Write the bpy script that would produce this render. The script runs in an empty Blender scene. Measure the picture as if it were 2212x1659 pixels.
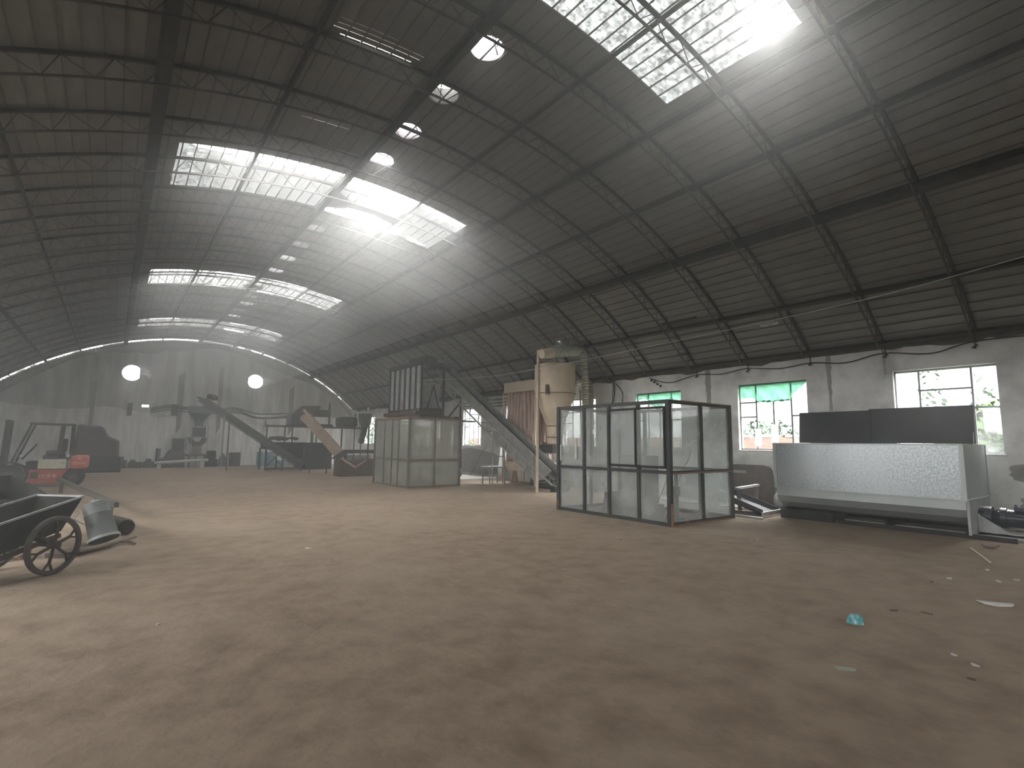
import bpy, bmesh, math, random
from mathutils import Vector, Matrix, Quaternion
random.seed(7)
C = bpy.context.scene.collection
scene = bpy.context.scene
PI = math.pi
# ------------------------------------------------------------------ camera
cam = bpy.data.cameras.new('camera'); co = bpy.data.objects.new('camera', cam); C.objects.link(co)
cam.sensor_width = 36.0; cam.lens = 1125.0 * 36.0 / 2212.0; cam.clip_end = 400; cam.clip_start = 0.05
yaw, pitch, roll = math.radians(37.27), math.radians(6.56), math.radians(0.65)
F = Vector((math.sin(yaw) * math.cos(pitch), math.cos(yaw) * math.cos(pitch), math.sin(pitch)))
r0 = F.cross(Vector((0, 0, 1))).normalized(); u0 = r0.cross(F)
rr = r0 * math.cos(roll) + u0 * math.sin(roll); uu = -r0 * math.sin(roll) + u0 * math.cos(roll)
co.matrix_world = Matrix(((rr.x, uu.x, -F.x, 0), (rr.y, uu.y, -F.y, 0), (rr.z, uu.z, -F.z, 1.6), (0, 0, 0, 1)))
scene.camera = co
# ------------------------------------------------------------------ light: an overcast sky seen through skylights, windows, and openings added out of view
SKY = 1.0
w = bpy.data.worlds.new('overcast_sky'); scene.world = w; w.use_nodes = True
nt = w.node_tree; nt.nodes.clear()
tc = nt.nodes.new('ShaderNodeTexCoord'); sep = nt.nodes.new('ShaderNodeSeparateXYZ')
mz = nt.nodes.new('ShaderNodeMapRange'); mz.interpolation_type = 'SMOOTHSTEP'; mz.inputs[1].default_value = 0.12; mz.inputs[2].default_value = 0.85
mx_ = nt.nodes.new('ShaderNodeMapRange'); mx_.inputs[1].default_value = -0.5; mx_.inputs[2].default_value = 0.6       # brighter cloud to the left, duller to the right
mx_.inputs[3].default_value = 1.3 * SKY; mx_.inputs[4].default_value = 0.12 * SKY
mr = nt.nodes.new('ShaderNodeMix'); mr.data_type = 'FLOAT'; mr.inputs[3].default_value = 2.6 * SKY
bg = nt.nodes.new('ShaderNodeBackground'); bg.inputs[0].default_value = (0.985, 0.985, 0.97, 1)
wo = nt.nodes.new('ShaderNodeOutputWorld')
nt.links.new(tc.outputs['Generated'], sep.inputs[0]); nt.links.new(sep.outputs[2], mz.inputs[0]); nt.links.new(sep.outputs[0], mx_.inputs[0])
nt.links.new(mz.outputs[0], mr.inputs[0]); nt.links.new(mx_.outputs[0], mr.inputs[2]); mg = nt.nodes.new('ShaderNodeMapRange'); mg.inputs[1].default_value = -0.04; mg.inputs[2].default_value = 0.0; mg.inputs[3].default_value = 0.04     # dark land below the horizon
mm = nt.nodes.new('ShaderNodeMath'); mm.operation = 'MULTIPLY'; nt.links.new(sep.outputs[2], mg.inputs[0]); nt.links.new(mg.outputs[0], mm.inputs[0]); nt.links.new(mr.outputs[0], mm.inputs[1]); nt.links.new(mm.outputs[0], bg.inputs[1]); nt.links.new(bg.outputs[0], wo.inputs[0])
def portal(loc, rot, sx, sy):
    l = bpy.data.lights.new('daylight_portal', 'AREA'); l.shape = 'RECTANGLE'; l.size = sx; l.size_y = sy
    l.cycles.is_portal = True
    o = bpy.data.objects.new('daylight_portal', l); C.objects.link(o); o.location = loc; o.rotation_euler = rot
vs = scene.view_settings
vs.view_transform = 'Standard'; vs.look = 'None'; vs.gamma = 1.0; vs.use_curve_mapping = False
vs.exposure = 4.62
cy = scene.cycles
cy.max_bounces = 8; cy.diffuse_bounces = 5; cy.glossy_bounces = 3; cy.transmission_bounces = 4; cy.transparent_max_bounces = 14
cy.volume_bounces = 0; cy.caustics_reflective = False; cy.caustics_refractive = False
cy.use_denoising = True; cy.sample_clamp_indirect = 3.0
# ------------------------------------------------------------------ helpers
def tag(o, label=None, cat=None, group=None, kind=None):
    if label: o['label'] = label
    if cat: o['category'] = cat
    if group: o['group'] = group
    if kind: o['kind'] = kind
    return o
def thing(name, label, cat, loc=(0, 0, 0), rz=0.0, group=None, kind=None):
    o = bpy.data.objects.new(name, None); C.objects.link(o); o.location = loc; o.rotation_euler = (0, 0, rz); o.empty_display_size = 0.2
    return tag(o, label, cat, group, kind)
def copy_tree(o, parent=None):
    c = o.copy(); C.objects.link(c); c.parent = parent
    for ch in [x for x in o.children]: copy_tree(ch, c)
    return c
class MB:
    def __init__(s): s.bm = bmesh.new()
    def box(s, c, size, rz=0.0, M=None):
        m = Matrix.Translation(c) @ Matrix.Rotation(rz, 4, 'Z')
        if M is not None: m = Matrix.Translation(c) @ M
        bmesh.ops.create_cube(s.bm, size=1.0, matrix=m @ Matrix.Diagonal((size[0], size[1], size[2], 1))); return s
    def bb(s, a, b):
        return s.box([(a[i] + b[i]) / 2 for i in range(3)], [abs(b[i] - a[i]) for i in range(3)])
    def bar(s, p0, p1, w_, h_=None, up=(0, 0, 1)):
        p0, p1 = Vector(p0), Vector(p1); d = p1 - p0; L = d.length
        if L < 1e-6: return s
        z = d / L; x = Vector(up).cross(z)
        if x.length < 1e-3: x = Vector((1, 0, 0)).cross(z)
        x.normalize(); y = z.cross(x); m = Matrix((x, y, z)).transposed().to_4x4(); m.translation = (p0 + p1) / 2
        bmesh.ops.create_cube(s.bm, size=1.0, matrix=m @ Matrix.Diagonal((w_, h_ or w_, L, 1))); return s
    def tube(s, p0, p1, r, n=10, r2=None, caps=True):
        p0, p1 = Vector(p0), Vector(p1); d = p1 - p0; L = d.length
        if L < 1e-6: return s
        q = d.to_track_quat('Z', 'Y').to_matrix().to_4x4(); q.translation = (p0 + p1) / 2
        bmesh.ops.create_cone(s.bm, cap_ends=caps, segments=n, radius1=r, radius2=r if r2 is None else r2, depth=L, matrix=q); return s
    def path(s, pts, r, n=6):
        pts = [Vector(p) for p in pts]; rings = []
        for i, p in enumerate(pts):
            d = (pts[min(i + 1, len(pts) - 1)] - pts[max(i - 1, 0)]).normalized()
            q = d.to_track_quat('Z', 'Y'); R_ = r[i] if isinstance(r, (list, tuple)) else r
            rings.append([s.bm.verts.new(p + q @ Vector((R_ * math.cos(2 * PI * k / n), R_ * math.sin(2 * PI * k / n), 0))) for k in range(n)])
        for a, b in zip(rings, rings[1:]):
            for k in range(n):
                try: s.bm.faces.new((a[k], a[(k + 1) % n], b[(k + 1) % n], b[k]))
                except ValueError: pass
        for rg, fl in ((rings[0], True), (rings[-1], False)):
            try: s.bm.faces.new(rg[::-1] if fl else rg)
            except ValueError: pass
        return s
    def lathe(s, prof, n=32, M=None, arc=2 * PI):
        M = M or Matrix.Identity(4); rings = []; full = abs(arc - 2 * PI) < 1e-6; k_ = n if full else n + 1
        for r, z in prof: rings.append([s.bm.verts.new(M @ Vector((r * math.cos(arc * k / n), r * math.sin(arc * k / n), z))) for k in range(k_)])
        for a, b in zip(rings, rings[1:]):
            for k in range(n):
                j = (k + 1) % k_
                try: s.bm.faces.new((a[k], a[j], b[j], b[k]))
                except ValueError: pass
        return s
    def prism(s, poly, ax, a, b):
        """polygon in the plane perpendicular to axis ax (0,1,2), extruded from a to b"""
        def P(p, t):
            v = list(p); v.insert(ax, t); return Vector(v)
        A = [s.bm.verts.new(P(p, a)) for p in poly]; B = [s.bm.verts.new(P(p, b)) for p in poly]; n = len(poly)
        s.bm.faces.new(A); s.bm.faces.new(B[::-1])
        for i in range(n): s.bm.faces.new((A[i], A[(i + 1) % n], B[(i + 1) % n], B[i]))
        return s
    def quad(s, *p):
        s.bm.faces.new([s.bm.verts.new(Vector(q)) for q in p]); return s
    def sphere(s, c, r, sub=2, sc=(1, 1, 1), jit=0.0):
        v = bmesh.ops.create_icosphere(s.bm, subdivisions=sub, radius=r, matrix=Matrix.Translation(c) @ Matrix.Diagonal((*sc, 1)))['verts']
        if jit:
            for q in v: q.co += Vector([random.uniform(-jit, jit) for _ in range(3)])
        return s
    def build(s, name, m, parent=None, smooth=False, bevel=0.0, label=None):
        bmesh.ops.recalc_face_normals(s.bm, faces=s.bm.faces[:])
        me = bpy.data.meshes.new(name); s.bm.to_mesh(me); s.bm.free()
        if smooth:
            me.shade_smooth() if hasattr(me, 'shade_smooth') else None
            try: me.set_sharp_from_angle(angle=math.radians(40))
            except Exception: pass
        for q in (m if isinstance(m, (list, tuple)) else [m]): me.materials.append(q)
        o = bpy.data.objects.new(name, me); C.objects.link(o)
        if parent is not None: o.parent = parent
        if bevel:
            b = o.modifiers.new('bevel', 'BEVEL'); b.width = bevel; b.segments = 2; b.limit_method = 'ANGLE'
        if label: o['label'] = label
        return o
def inv(root):
    """world to local for parts modelled in world coordinates under a root"""
    return (Matrix.Translation(root.location) @ Matrix.Rotation(root.rotation_euler[2], 4, 'Z')).inverted()
def W(root, *parts):
    M = inv(root)
    for p in parts: p.data.transform(M)
    return parts[0] if len(parts) == 1 else parts
# ------------------------------------------------------------------ materials
def mat(name, c1, c2=None, scale=3.0, rough=0.8, metal=0.0, bump=0.0, bscale=None, lo=0.35, hi=0.65, spec=0.3, detail=6, vec=None, stretch=None, c3=None, s3=0.5, lo3=0.5, hi3=0.62):
    m = bpy.data.materials.new(name); m.use_nodes = True; n = m.node_tree.nodes; l = m.node_tree.links
    b = n['Principled BSDF']; b.inputs['Roughness'].default_value = rough; b.inputs['Metallic'].default_value = metal
    b.inputs['Specular IOR Level'].default_value = spec; b.inputs['Base Color'].default_value = (*c1, 1)
    tc = n.new('ShaderNodeTexCoord'); mp = n.new('ShaderNodeMapping'); l.new(tc.outputs['Object'], mp.inputs[0])
    if stretch: mp.inputs['Scale'].default_value = stretch
    if c2:
        t = n.new('ShaderNodeTexNoise'); t.inputs['Scale'].default_value = scale; t.inputs['Detail'].default_value = detail
        t.inputs['Roughness'].default_value = 0.6; l.new(mp.outputs[0], t.inputs['Vector'])
        r = n.new('ShaderNodeMapRange'); r.inputs[1].default_value = lo; r.inputs[2].default_value = hi; l.new(t.outputs[0], r.inputs[0])
        x = n.new('ShaderNodeMix'); x.data_type = 'RGBA'; x.inputs[6].default_value = (*c1, 1); x.inputs[7].default_value = (*c2, 1)
        l.new(r.outputs[0], x.inputs[0]); out = x.outputs[2]
        if c3:
            t3 = n.new('ShaderNodeTexNoise'); t3.inputs['Scale'].default_value = s3; t3.inputs['Detail'].default_value = 8; l.new(mp.outputs[0], t3.inputs['Vector'])
            r3 = n.new('ShaderNodeMapRange'); r3.inputs[1].default_value = lo3; r3.inputs[2].default_value = hi3; l.new(t3.outputs[0], r3.inputs[0])
            x3 = n.new('ShaderNodeMix'); x3.data_type = 'RGBA'; l.new(r3.outputs[0], x3.inputs[0]); l.new(out, x3.inputs[6]); x3.inputs[7].default_value = (*c3, 1); out = x3.outputs[2]
        l.new(out, b.inputs['Base Color'])
    if bump:
        tb = n.new('ShaderNodeTexNoise'); tb.inputs['Scale'].default_value = bscale or scale * 3; tb.inputs['Detail'].default_value = 8; l.new(mp.outputs[0], tb.inputs['Vector'])
        bp = n.new('ShaderNodeBump'); bp.inputs['Strength'].default_value = bump; bp.inputs['Distance'].default_value = 0.03
        l.new(tb.outputs[0], bp.inputs['Height']); l.new(bp.outputs[0], b.inputs['Normal'])
    return m
def glass(name, haze=0.35, tint=(0.8, 0.85, 0.84), dust=(0.45, 0.47, 0.46), sc=1.2, refl=0.08, spread=0.25):
    m = bpy.data.materials.new(name); m.use_nodes = True; n = m.node_tree.nodes; l = m.node_tree.links; n.clear()
    o = n.new('ShaderNodeOutputMaterial'); tr = n.new('ShaderNodeBsdfTransparent'); tr.inputs[0].default_value = (*tint, 1)
    df = n.new('ShaderNodeBsdfDiffuse'); df.inputs[0].default_value = (*dust, 1)
    tl = n.new('ShaderNodeBsdfTranslucent'); tl.inputs[0].default_value = (*dust, 1)
    ad = n.new('ShaderNodeMixShader'); ad.inputs[0].default_value = 0.5; l.new(df.outputs[0], ad.inputs[1]); l.new(tl.outputs[0], ad.inputs[2])
    tc = n.new('ShaderNodeTexCoord'); t = n.new('ShaderNodeTexNoise'); t.inputs['Scale'].default_value = sc; t.inputs['Detail'].default_value = 7; l.new(tc.outputs['Object'], t.inputs['Vector'])
    r = n.new('ShaderNodeMapRange'); r.inputs[1].default_value = 0.35; r.inputs[2].default_value = 0.68; r.inputs[3].default_value = max(0, haze - spread); r.inputs[4].default_value = min(1, haze + spread)
    l.new(t.outputs[0], r.inputs[0]); mx = n.new('ShaderNodeMixShader'); l.new(r.outputs[0], mx.inputs[0]); l.new(tr.outputs[0], mx.inputs[1]); l.new(ad.outputs[0], mx.inputs[2])
    gl = n.new('ShaderNodeBsdfGlossy'); gl.inputs['Roughness'].default_value = 0.05; m2 = n.new('ShaderNodeMixShader'); m2.inputs[0].default_value = refl
    l.new(mx.outputs[0], m2.inputs[1]); l.new(gl.outputs[0], m2.inputs[2]); l.new(m2.outputs[0], o.inputs[0])
    return m
def brickmat(name, a, b_, mortar, sc=1.0):
    m = bpy.data.materials.new(name); m.use_nodes = True; n = m.node_tree.nodes; l = m.node_tree.links; b = n['Principled BSDF']; b.inputs['Roughness'].default_value = 0.95
    tc = n.new('ShaderNodeTexCoord'); mp = n.new('ShaderNodeMapping'); mp.inputs['Rotation'].default_value = (0, math.radians(90), math.radians(90)); l.new(tc.outputs['Object'], mp.inputs[0])
    sp = n.new('ShaderNodeSeparateXYZ'); cb = n.new('ShaderNodeCombineXYZ'); l.new(tc.outputs['Object'], sp.inputs[0]); l.new(sp.outputs[1], cb.inputs[0]); l.new(sp.outputs[2], cb.inputs[1])
    t = n.new('ShaderNodeTexBrick'); t.inputs['Scale'].default_value = sc; t.inputs['Color1'].default_value = (*a, 1); t.inputs['Color2'].default_value = (*b_, 1); t.inputs['Mortar'].default_value = (*mortar, 1)
    t.inputs['Brick Width'].default_value = 0.25; t.inputs['Row Height'].default_value = 0.075; t.inputs['Mortar Size'].default_value = 0.008
    l.new(cb.outputs[0], t.inputs['Vector']); l.new(t.outputs[0], b.inputs['Base Color']); return m
M_ = {}
M_['floor'] = mat('packed_earth_floor', (0.245, 0.19, 0.142), (0.17, 0.127, 0.093), scale=3.0, rough=0.95, bump=0.4, bscale=9.0, lo=0.40, hi=0.66, spec=0.08, detail=10, c3=(0.27, 0.215, 0.165), s3=0.5, lo3=0.45, hi3=0.8)
M_['concrete'] = mat('pale_concrete', (0.45, 0.43, 0.4), (0.32, 0.31, 0.29), scale=4, rough=0.9)
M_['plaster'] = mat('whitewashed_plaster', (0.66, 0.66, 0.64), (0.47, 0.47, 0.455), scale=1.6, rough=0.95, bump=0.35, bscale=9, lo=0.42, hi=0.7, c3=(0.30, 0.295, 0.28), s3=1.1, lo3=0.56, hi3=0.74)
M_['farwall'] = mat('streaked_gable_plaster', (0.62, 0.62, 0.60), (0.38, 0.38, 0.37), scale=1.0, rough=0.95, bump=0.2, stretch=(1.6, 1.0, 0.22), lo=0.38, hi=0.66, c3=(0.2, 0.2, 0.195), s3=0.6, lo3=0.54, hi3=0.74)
M_['whitewash'] = mat('streaked_whitewash', (0.85, 0.85, 0.82), (0.55, 0.55, 0.53), scale=1.2, rough=0.95, stretch=(1.8, 1.0, 0.4), lo=0.4, hi=0.7)
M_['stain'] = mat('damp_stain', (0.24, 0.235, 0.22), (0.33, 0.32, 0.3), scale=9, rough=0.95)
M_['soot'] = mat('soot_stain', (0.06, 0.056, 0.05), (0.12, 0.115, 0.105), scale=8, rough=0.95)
M_['render'] = mat('bare_cement_patch', (0.22, 0.215, 0.2), (0.3, 0.29, 0.275), scale=5, rough=0.95, bump=0.3)
M_['roof'] = mat('dusty_roof_sheet', (0.19, 0.18, 0.165), (0.14, 0.133, 0.122), scale=2.2, rough=0.9, stretch=(3.0, 1.0, 3.0), lo=0.35, hi=0.7)
M_['batten'] = mat('batten_timber', (0.12, 0.112, 0.10), (0.095, 0.088, 0.08), scale=2)
M_['steel'] = mat('sooty_black_steel', (0.030, 0.028, 0.026), (0.05, 0.045, 0.04), scale=4, rough=0.8, spec=0.1)
M_['steel_thin'] = mat('grey_dusty_rod', (0.05, 0.047, 0.043), (0.08, 0.075, 0.07), scale=4, rough=0.8)
M_['white_metal'] = mat('dull_white_metal', (0.5, 0.5, 0.48), (0.4, 0.4, 0.38), scale=6, rough=0.6)
# ------------------------------------------------------------------ the hall
CX, CZ, RR = 4.2, -6.6, 14.6            # arch of the vault
XL, XR, YB, YF = -5.8, 14.2, -6.0, 38.4
def AP(a, y, r=RR):                     # point on the vault: angle in degrees, y along the hall
    t = math.radians(a); return Vector((CX + r * math.sin(t), y, CZ + r * math.cos(t)))
def ang(x): return math.degrees(math.asin((x - CX) / RR))
def zr(x): return CZ + math.sqrt(RR * RR - (x - CX) ** 2)
f = MB(); 
f.bb((XL - 0.3, YB, -0.3), (XR + 0.3, YF + 0.3, 0.0)); tag(f.build('floor', M_['floor']), 'bare brown dusty earth floor of the hall', kind='structure')
SKYS = [(2.95, 5.25), (11.9, 14.15), (21.8, 24.05), (31.4, 33.7)]
SX0, SX1 = 0.6, 7.4
HOLES = [(4.35, 6.48), (4.35, 7.9), (4.35, 9.35), (4.35, 10.72), (4.36, 15.62), (4.38, 17.26), (4.38, 18.83), (4.38, 20.46), (4.45, 25.0), (4.48, 26.4), (4.48, 28.0), (4.48, 29.5)]
SLITS = [(2.2, 3.62, 7.28, 7.288), (2.15, 3.6, 7.38, 7.392), (2.3, 3.5, 7.50, 7.522), (2.2, 3.1, 7.17, 7.176), (2.9, 3.62, 9.26, 9.268), (2.42, 3.35, 10.02, 10.032)]
HR, HS = 0.275, 0.42
cuts = [(ang(SX0), ang(SX1), y0, y1) for y0, y1 in SKYS] + [(ang(a), ang(b), c, d) for a, b, c, d in SLITS]
sq = [(ang(x - HS), ang(x + HS), y - HS, y + HS) for x, y in HOLES]
A_ = sorted(set([round(-43.24 + i * 86.48 / 72, 4) for i in range(73)] + [round(q, 4) for c in cuts + sq for q in c[:2]]))
Y_ = sorted(set([YB + i * 0.8 for i in range(56)] + [38.38] + [round(q, 4) for c in cuts + sq for q in c[2:]])); Y_ = [y for y in Y_ if y <= 38.38]
ce = MB(); vd = {}
def V(i, j):
    if (i, j) not in vd: vd[(i, j)] = ce.bm.verts.new(AP(A_[i], Y_[j]))
    return vd[(i, j)]
for i in range(len(A_) - 1):
    am = (A_[i] + A_[i + 1]) / 2
    for j in range(len(Y_) - 1):
        ym = (Y_[j] + Y_[j + 1]) / 2
        if any(c[0] < am < c[1] and c[2] < ym < c[3] for c in cuts + sq): continue
        ce.bm.faces.new((V(i, j), V(i + 1, j), V(i + 1, j + 1), V(i, j + 1)))
for (hx, hy), s_ in zip(HOLES, sq):     # a round hole inside each square cut
    n = 48; inner = []; outer = []
    for k in range(n):
        t = 2 * PI * k / n; c_, s__ = math.cos(t), math.sin(t); m_ = max(abs(c_), abs(s__))
        inner.append(ce.bm.verts.new(AP(ang(hx + HR * c_), hy + HR * s__))); outer.append(ce.bm.verts.new(AP(ang(hx + HS * c_ / m_), hy + HS * s__ / m_)))
    for k in range(n): ce.bm.faces.new((inner[k], inner[(k + 1) % n], outer[(k + 1) % n], outer[k]))
ceil = ce.build('ceiling', M_['roof']); so = ceil.modifiers.new('thickness', 'SOLIDIFY'); so.thickness = 0.03; so.offset = 0
tag(ceil, 'dusty grey arched roof sheeting over the hall', kind='structure')
# keep solidify away from the room side: sheet is centred on the arch
bt = MB(); k = 0; a = -42.6            # thin battens along the hall under the sheets (surface of the roof)
while a < 42.9:
    p0, p1 = AP(a, YB, RR - 0.03), AP(a, 38.3, RR - 0.03); up = AP(a, 0, 1) - AP(a, 0, 0)
    bt.bar(p0, p1, 0.018, 0.022, up=up); a += 0.985
bt.build('batten_grid', M_['batten'], ceil)
# longitudinal purlins
PUR = [(43.0, .08), (36.95, .085), (27.9, .17), (20.5, .085), (13.9, .08), (6.8, .05), (-0.9, .13), (-8.75, .06), (-16.1, .17), (-24.6, .06), (-30.9, .13), (-37.5, .06), (-43.0, .05)]
PNAME = ['along the top of the right wall', 'first above the right wall top', 'thickest one on the right slope', 'just above the thickest one on the right slope', 'halfway up the right slope, skirting the skylights',
         'crossing the right half of the skylights', 'under the ridge beside the round vents', 'crossing the left half of the skylights', 'thick one skirting the left ends of the skylights', 'thin one on the dark left slope',
         'thick one on the dark left slope', 'low on the dark left slope', 'along the top of the left wall']
for (a, d), nm in zip(PUR, PNAME):
    m = MB(); up = AP(a, 0, 1) - AP(a, 0, 0)
    if d > .09:
        m.bar(AP(a, YB + .02, RR - .14), AP(a, 38.36, RR - .14), d, d, up=up)
    else: m.bar(AP(a, YB + .02, RR - .08), AP(a, 38.36, RR - .08), d, d * 1.2, up=up)
    tag(m.build('roof_purlin', M_['steel']), 'dark lengthwise steel purlin, ' + nm, 'purlin', 'lengthwise steel purlins under the roof', 'structure')
# arched lattice trusses
def truss_meshes():
    t = MB(); b = MB(); wb = MB(); n = 60
    for i in range(n):
        a0, a1 = -43.1 + 86.2 * i / n, -43.1 + 86.2 * (i + 1) / n
        t.bar(AP(a0, 0, RR - .075), AP(a1, 0, RR - .075), .05, .055, up=(0, 1, 0))
        b.bar(AP(a0 * .985, 0, RR - .40), AP(a1 * .985, 0, RR - .40), .03, .03, up=(0, 1, 0))
    nz = 34
    for i in range(nz):
        a0, a1, am = -42 + 84 * i / nz, -42 + 84 * (i + 1) / nz, -42 + 84 * (i + .5) / nz
        wb.tube(AP(a0, 0, RR - .40), AP(am, 0, RR - .09), .008, 5, caps=False); wb.tube(AP(am, 0, RR - .09), AP(a1, 0, RR - .40), .008, 5, caps=False)
    for s_ in (-1, 1):
        wb.tube(AP(42.5 * s_, 0, RR - .09), AP(42.3 * s_, 0, RR - .42), .01, 5)
    return t, b, wb
t_, b_, w_ = truss_meshes()
tr0 = thing('roof_truss', '', 'truss', (0, 0, 0), group='arched lattice roof trusses', kind='structure')
t_.build('upper_chord', M_['steel'], tr0); b_.build('lower_chord', M_['steel_thin'], tr0); w_.build('web_rod', M_['steel_thin'], tr0)
ORD = ['first', 'second', 'third', 'fourth', 'fifth', 'sixth', 'seventh', 'eighth', 'ninth', 'tenth', 'eleventh', 'twelfth', 'thirteenth', 'fourteenth', 'fifteenth', 'sixteenth', 'seventeenth', 'eighteenth', 'nineteenth', 'twentieth', 'twenty-first', 'twenty-second', 'twenty-third']
ys = [2.63 + 1.64 * k for k in range(22)]
for k, y in enumerate(ys):
    o = tr0 if k == 0 else copy_tree(tr0)
    o.location = (0, y, 0); o['label'] = 'arched dark lattice roof truss, %s from the near end of the right wall' % ORD[k]
# skylights: torn corrugated translucent sheets
def skysheet(name, dens, lo, hi, tint, sc):
    m = bpy.data.materials.new(name); m.use_nodes = True; n = m.node_tree.nodes; l = m.node_tree.links; n.clear()
    o = n.new('ShaderNodeOutputMaterial'); tr = n.new('ShaderNodeBsdfTransparent'); df = n.new('ShaderNodeBsdfDiffuse'); df.inputs[0].default_value = (.45, .46, .43, 1)
    tl = n.new('ShaderNodeBsdfTranslucent'); tl.inputs[0].default_value = (.012, .0125, .012, 1)
    tc = n.new('ShaderNodeTexCoord'); t = n.new('ShaderNodeTexNoise'); t.inputs['Scale'].default_value = sc; t.inputs['Detail'].default_value = 9; t.inputs['Roughness'].default_value = .75; l.new(tc.outputs['Object'], t.inputs['Vector'])
    r = n.new('ShaderNodeMapRange'); r.inputs[1].default_value = .38; r.inputs[2].default_value = .64; r.inputs[3].default_value = lo; r.inputs[4].default_value = hi; l.new(t.outputs[0], r.inputs[0])
    cm = n.new('ShaderNodeVectorMath'); cm.operation = 'SCALE'; cm.inputs[0].default_value = tint; l.new(r.outputs[0], cm.inputs['Scale']); l.new(cm.outputs[0], tr.inputs[0])
    a1 = n.new('ShaderNodeMixShader'); a1.inputs[0].default_value = .5; l.new(df.outputs[0], a1.inputs[1]); l.new(tl.outputs[0], a1.inputs[2])
    mx = n.new('ShaderNodeMixShader'); mx.inputs[0].default_value = dens; l.new(tr.outputs[0], mx.inputs[1]); l.new(a1.outputs[0], mx.inputs[2]); l.new(mx.outputs[0], o.inputs[0]); return m
T = [[[(6.35, 3.35), (6.52, 3.37), (6.82, 3.45), (7.19, 3.6), (7.5, 3.6), (7.5, 2.8), (6.2, 2.8)]],
     [[(0.5, 11.8), (7.5, 11.8), (7.5, 12.0), (7.3, 12.28), (6.64, 12.3), (6.06, 12.17), (6.0, 12.4), (5.92, 12.58), (5.3, 12.71), (4.85, 12.87), (4.3, 12.68), (4.2, 12.1), (3.91, 12.13), (3.48, 12.35), (2.13, 12.3), (1.11, 12.15)],
      [(1.46, 12.33), (1.88, 12.2), (1.95, 12.35), (1.71, 12.5)],
      [(4.1, 13.98), (4.48, 14.0), (4.73, 13.61), (5.36, 13.45), (6.11, 13.7), (6.33, 14.2), (6.3, 14.3), (4.1, 14.3)], [(6.6, 14.2), (6.66, 14.0), (7.14, 14.1), (7.2, 14.3)]],
     [[(0.5, 21.7), (2.1, 21.7), (1.7, 22.1), (0.72, 22.1)], [(2.41, 21.7), (3.92, 21.7), (4.0, 22.2), (2.7, 22.16)], [(4.21, 21.7), (6.04, 21.7), (5.96, 22.3), (4.87, 22.15)], [(6.18, 21.7), (7.61, 21.7), (7.63, 22.1), (6.55, 22.05)],
      [(2.06, 23.98), (3.27, 23.96), (3.02, 24.2), (2.16, 24.2)], [(4.24, 23.88), (5.08, 23.95), (4.72, 24.2)]],
     [[(1.0, 31.3), (2.3, 31.3), (2.2, 31.75), (1.05, 31.7)], [(2.5, 31.3), (4.07, 31.3), (4.08, 31.6), (2.5, 31.55)], [(4.27, 31.3), (5.31, 31.3), (5.36, 31.8), (4.36, 31.65)], [(5.43, 31.3), (7.16, 31.3), (7.21, 31.7), (5.5, 31.65)],
      [(4.6, 33.6), (5.61, 33.55), (5.55, 33.8), (4.69, 33.8)]]]
def inpoly(x, y, P):
    c = False; j = len(P) - 1
    for i in range(len(P)):
        if (P[i][1] > y) != (P[j][1] > y) and x < (P[j][0] - P[i][0]) * (y - P[i][1]) / (P[j][1] - P[i][1]) + P[i][0]: c = not c
        j = i
    return c
SM = [skysheet('scratched_clear_sheet', .35, .003, .055, (.93, .97, .95), 9), skysheet('dirty_mottled_sheet', .4, .001, .06, (.95, .98, .96), 10), skysheet('cleaner_clear_sheet', .3, .03, .16, (.95, .98, .95), 6), skysheet('patched_sheet', .4, .008, .12, (.95, .95, .92), 2)]
SLAB = ['nearest skylight of scratched clear corrugated sheet with a hole at its right corner', 'big torn skylight of mottled corrugated sheet with white gaps along both edges', 'third skylight along the vault, milky sheet with bright gaps on its near edge', 'farthest skylight, partly patched and dark, near the end wall']
SKOBJ = []
for q, (y0, y1) in enumerate(SKYS):
    near = q < 2; dy = .0225 if near else .09; dx = .1 if near else .2; m = MB(); vd = {}
    ex = .05 if q == 0 else .2; ny = int((y1 - y0 + 2 * ex) / dy); nx = int((SX1 - SX0 + .3) / dx)
    def VV(i, j):
        if (i, j) not in vd:
            x, y = SX0 - .15 + i * dx, y0 - ex + j * dy
            vd[(i, j)] = m.bm.verts.new(AP(ang(x), y, RR + .035 + (.012 * math.cos(2 * PI * y / .09) if near else 0)))
        return vd[(i, j)]
    for i in range(nx):
        for j in range(ny):
            x, y = SX0 - .15 + (i + .5) * dx, y0 - ex + (j + .5) * dy
            jx, jy = x + .05 * math.sin(y * 23), y + .03 * math.sin(x * 31)
            if any(inpoly(jx, jy, P) for P in T[q]): continue
            m.bm.faces.new((VV(i, j), VV(i + 1, j), VV(i + 1, j + 1), VV(i, j + 1)))
    sh = m.build('skylight_sheet', SM[q], smooth=True)
    SKOBJ.append(sh); tag(sh, SLAB[q], 'skylight', 'corrugated skylights in the vault', 'structure')
    ym = (y0 + y1) / 2
    for (xa, xb) in ((.6, 4.0), (4.0, 7.4)):
        aa = (ang(xa) + ang(xb)) / 2; t = math.radians(aa); p = AP(aa, ym, RR + .2); portal(p, (0, t, 0), 3.6, y1 - y0)
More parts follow.
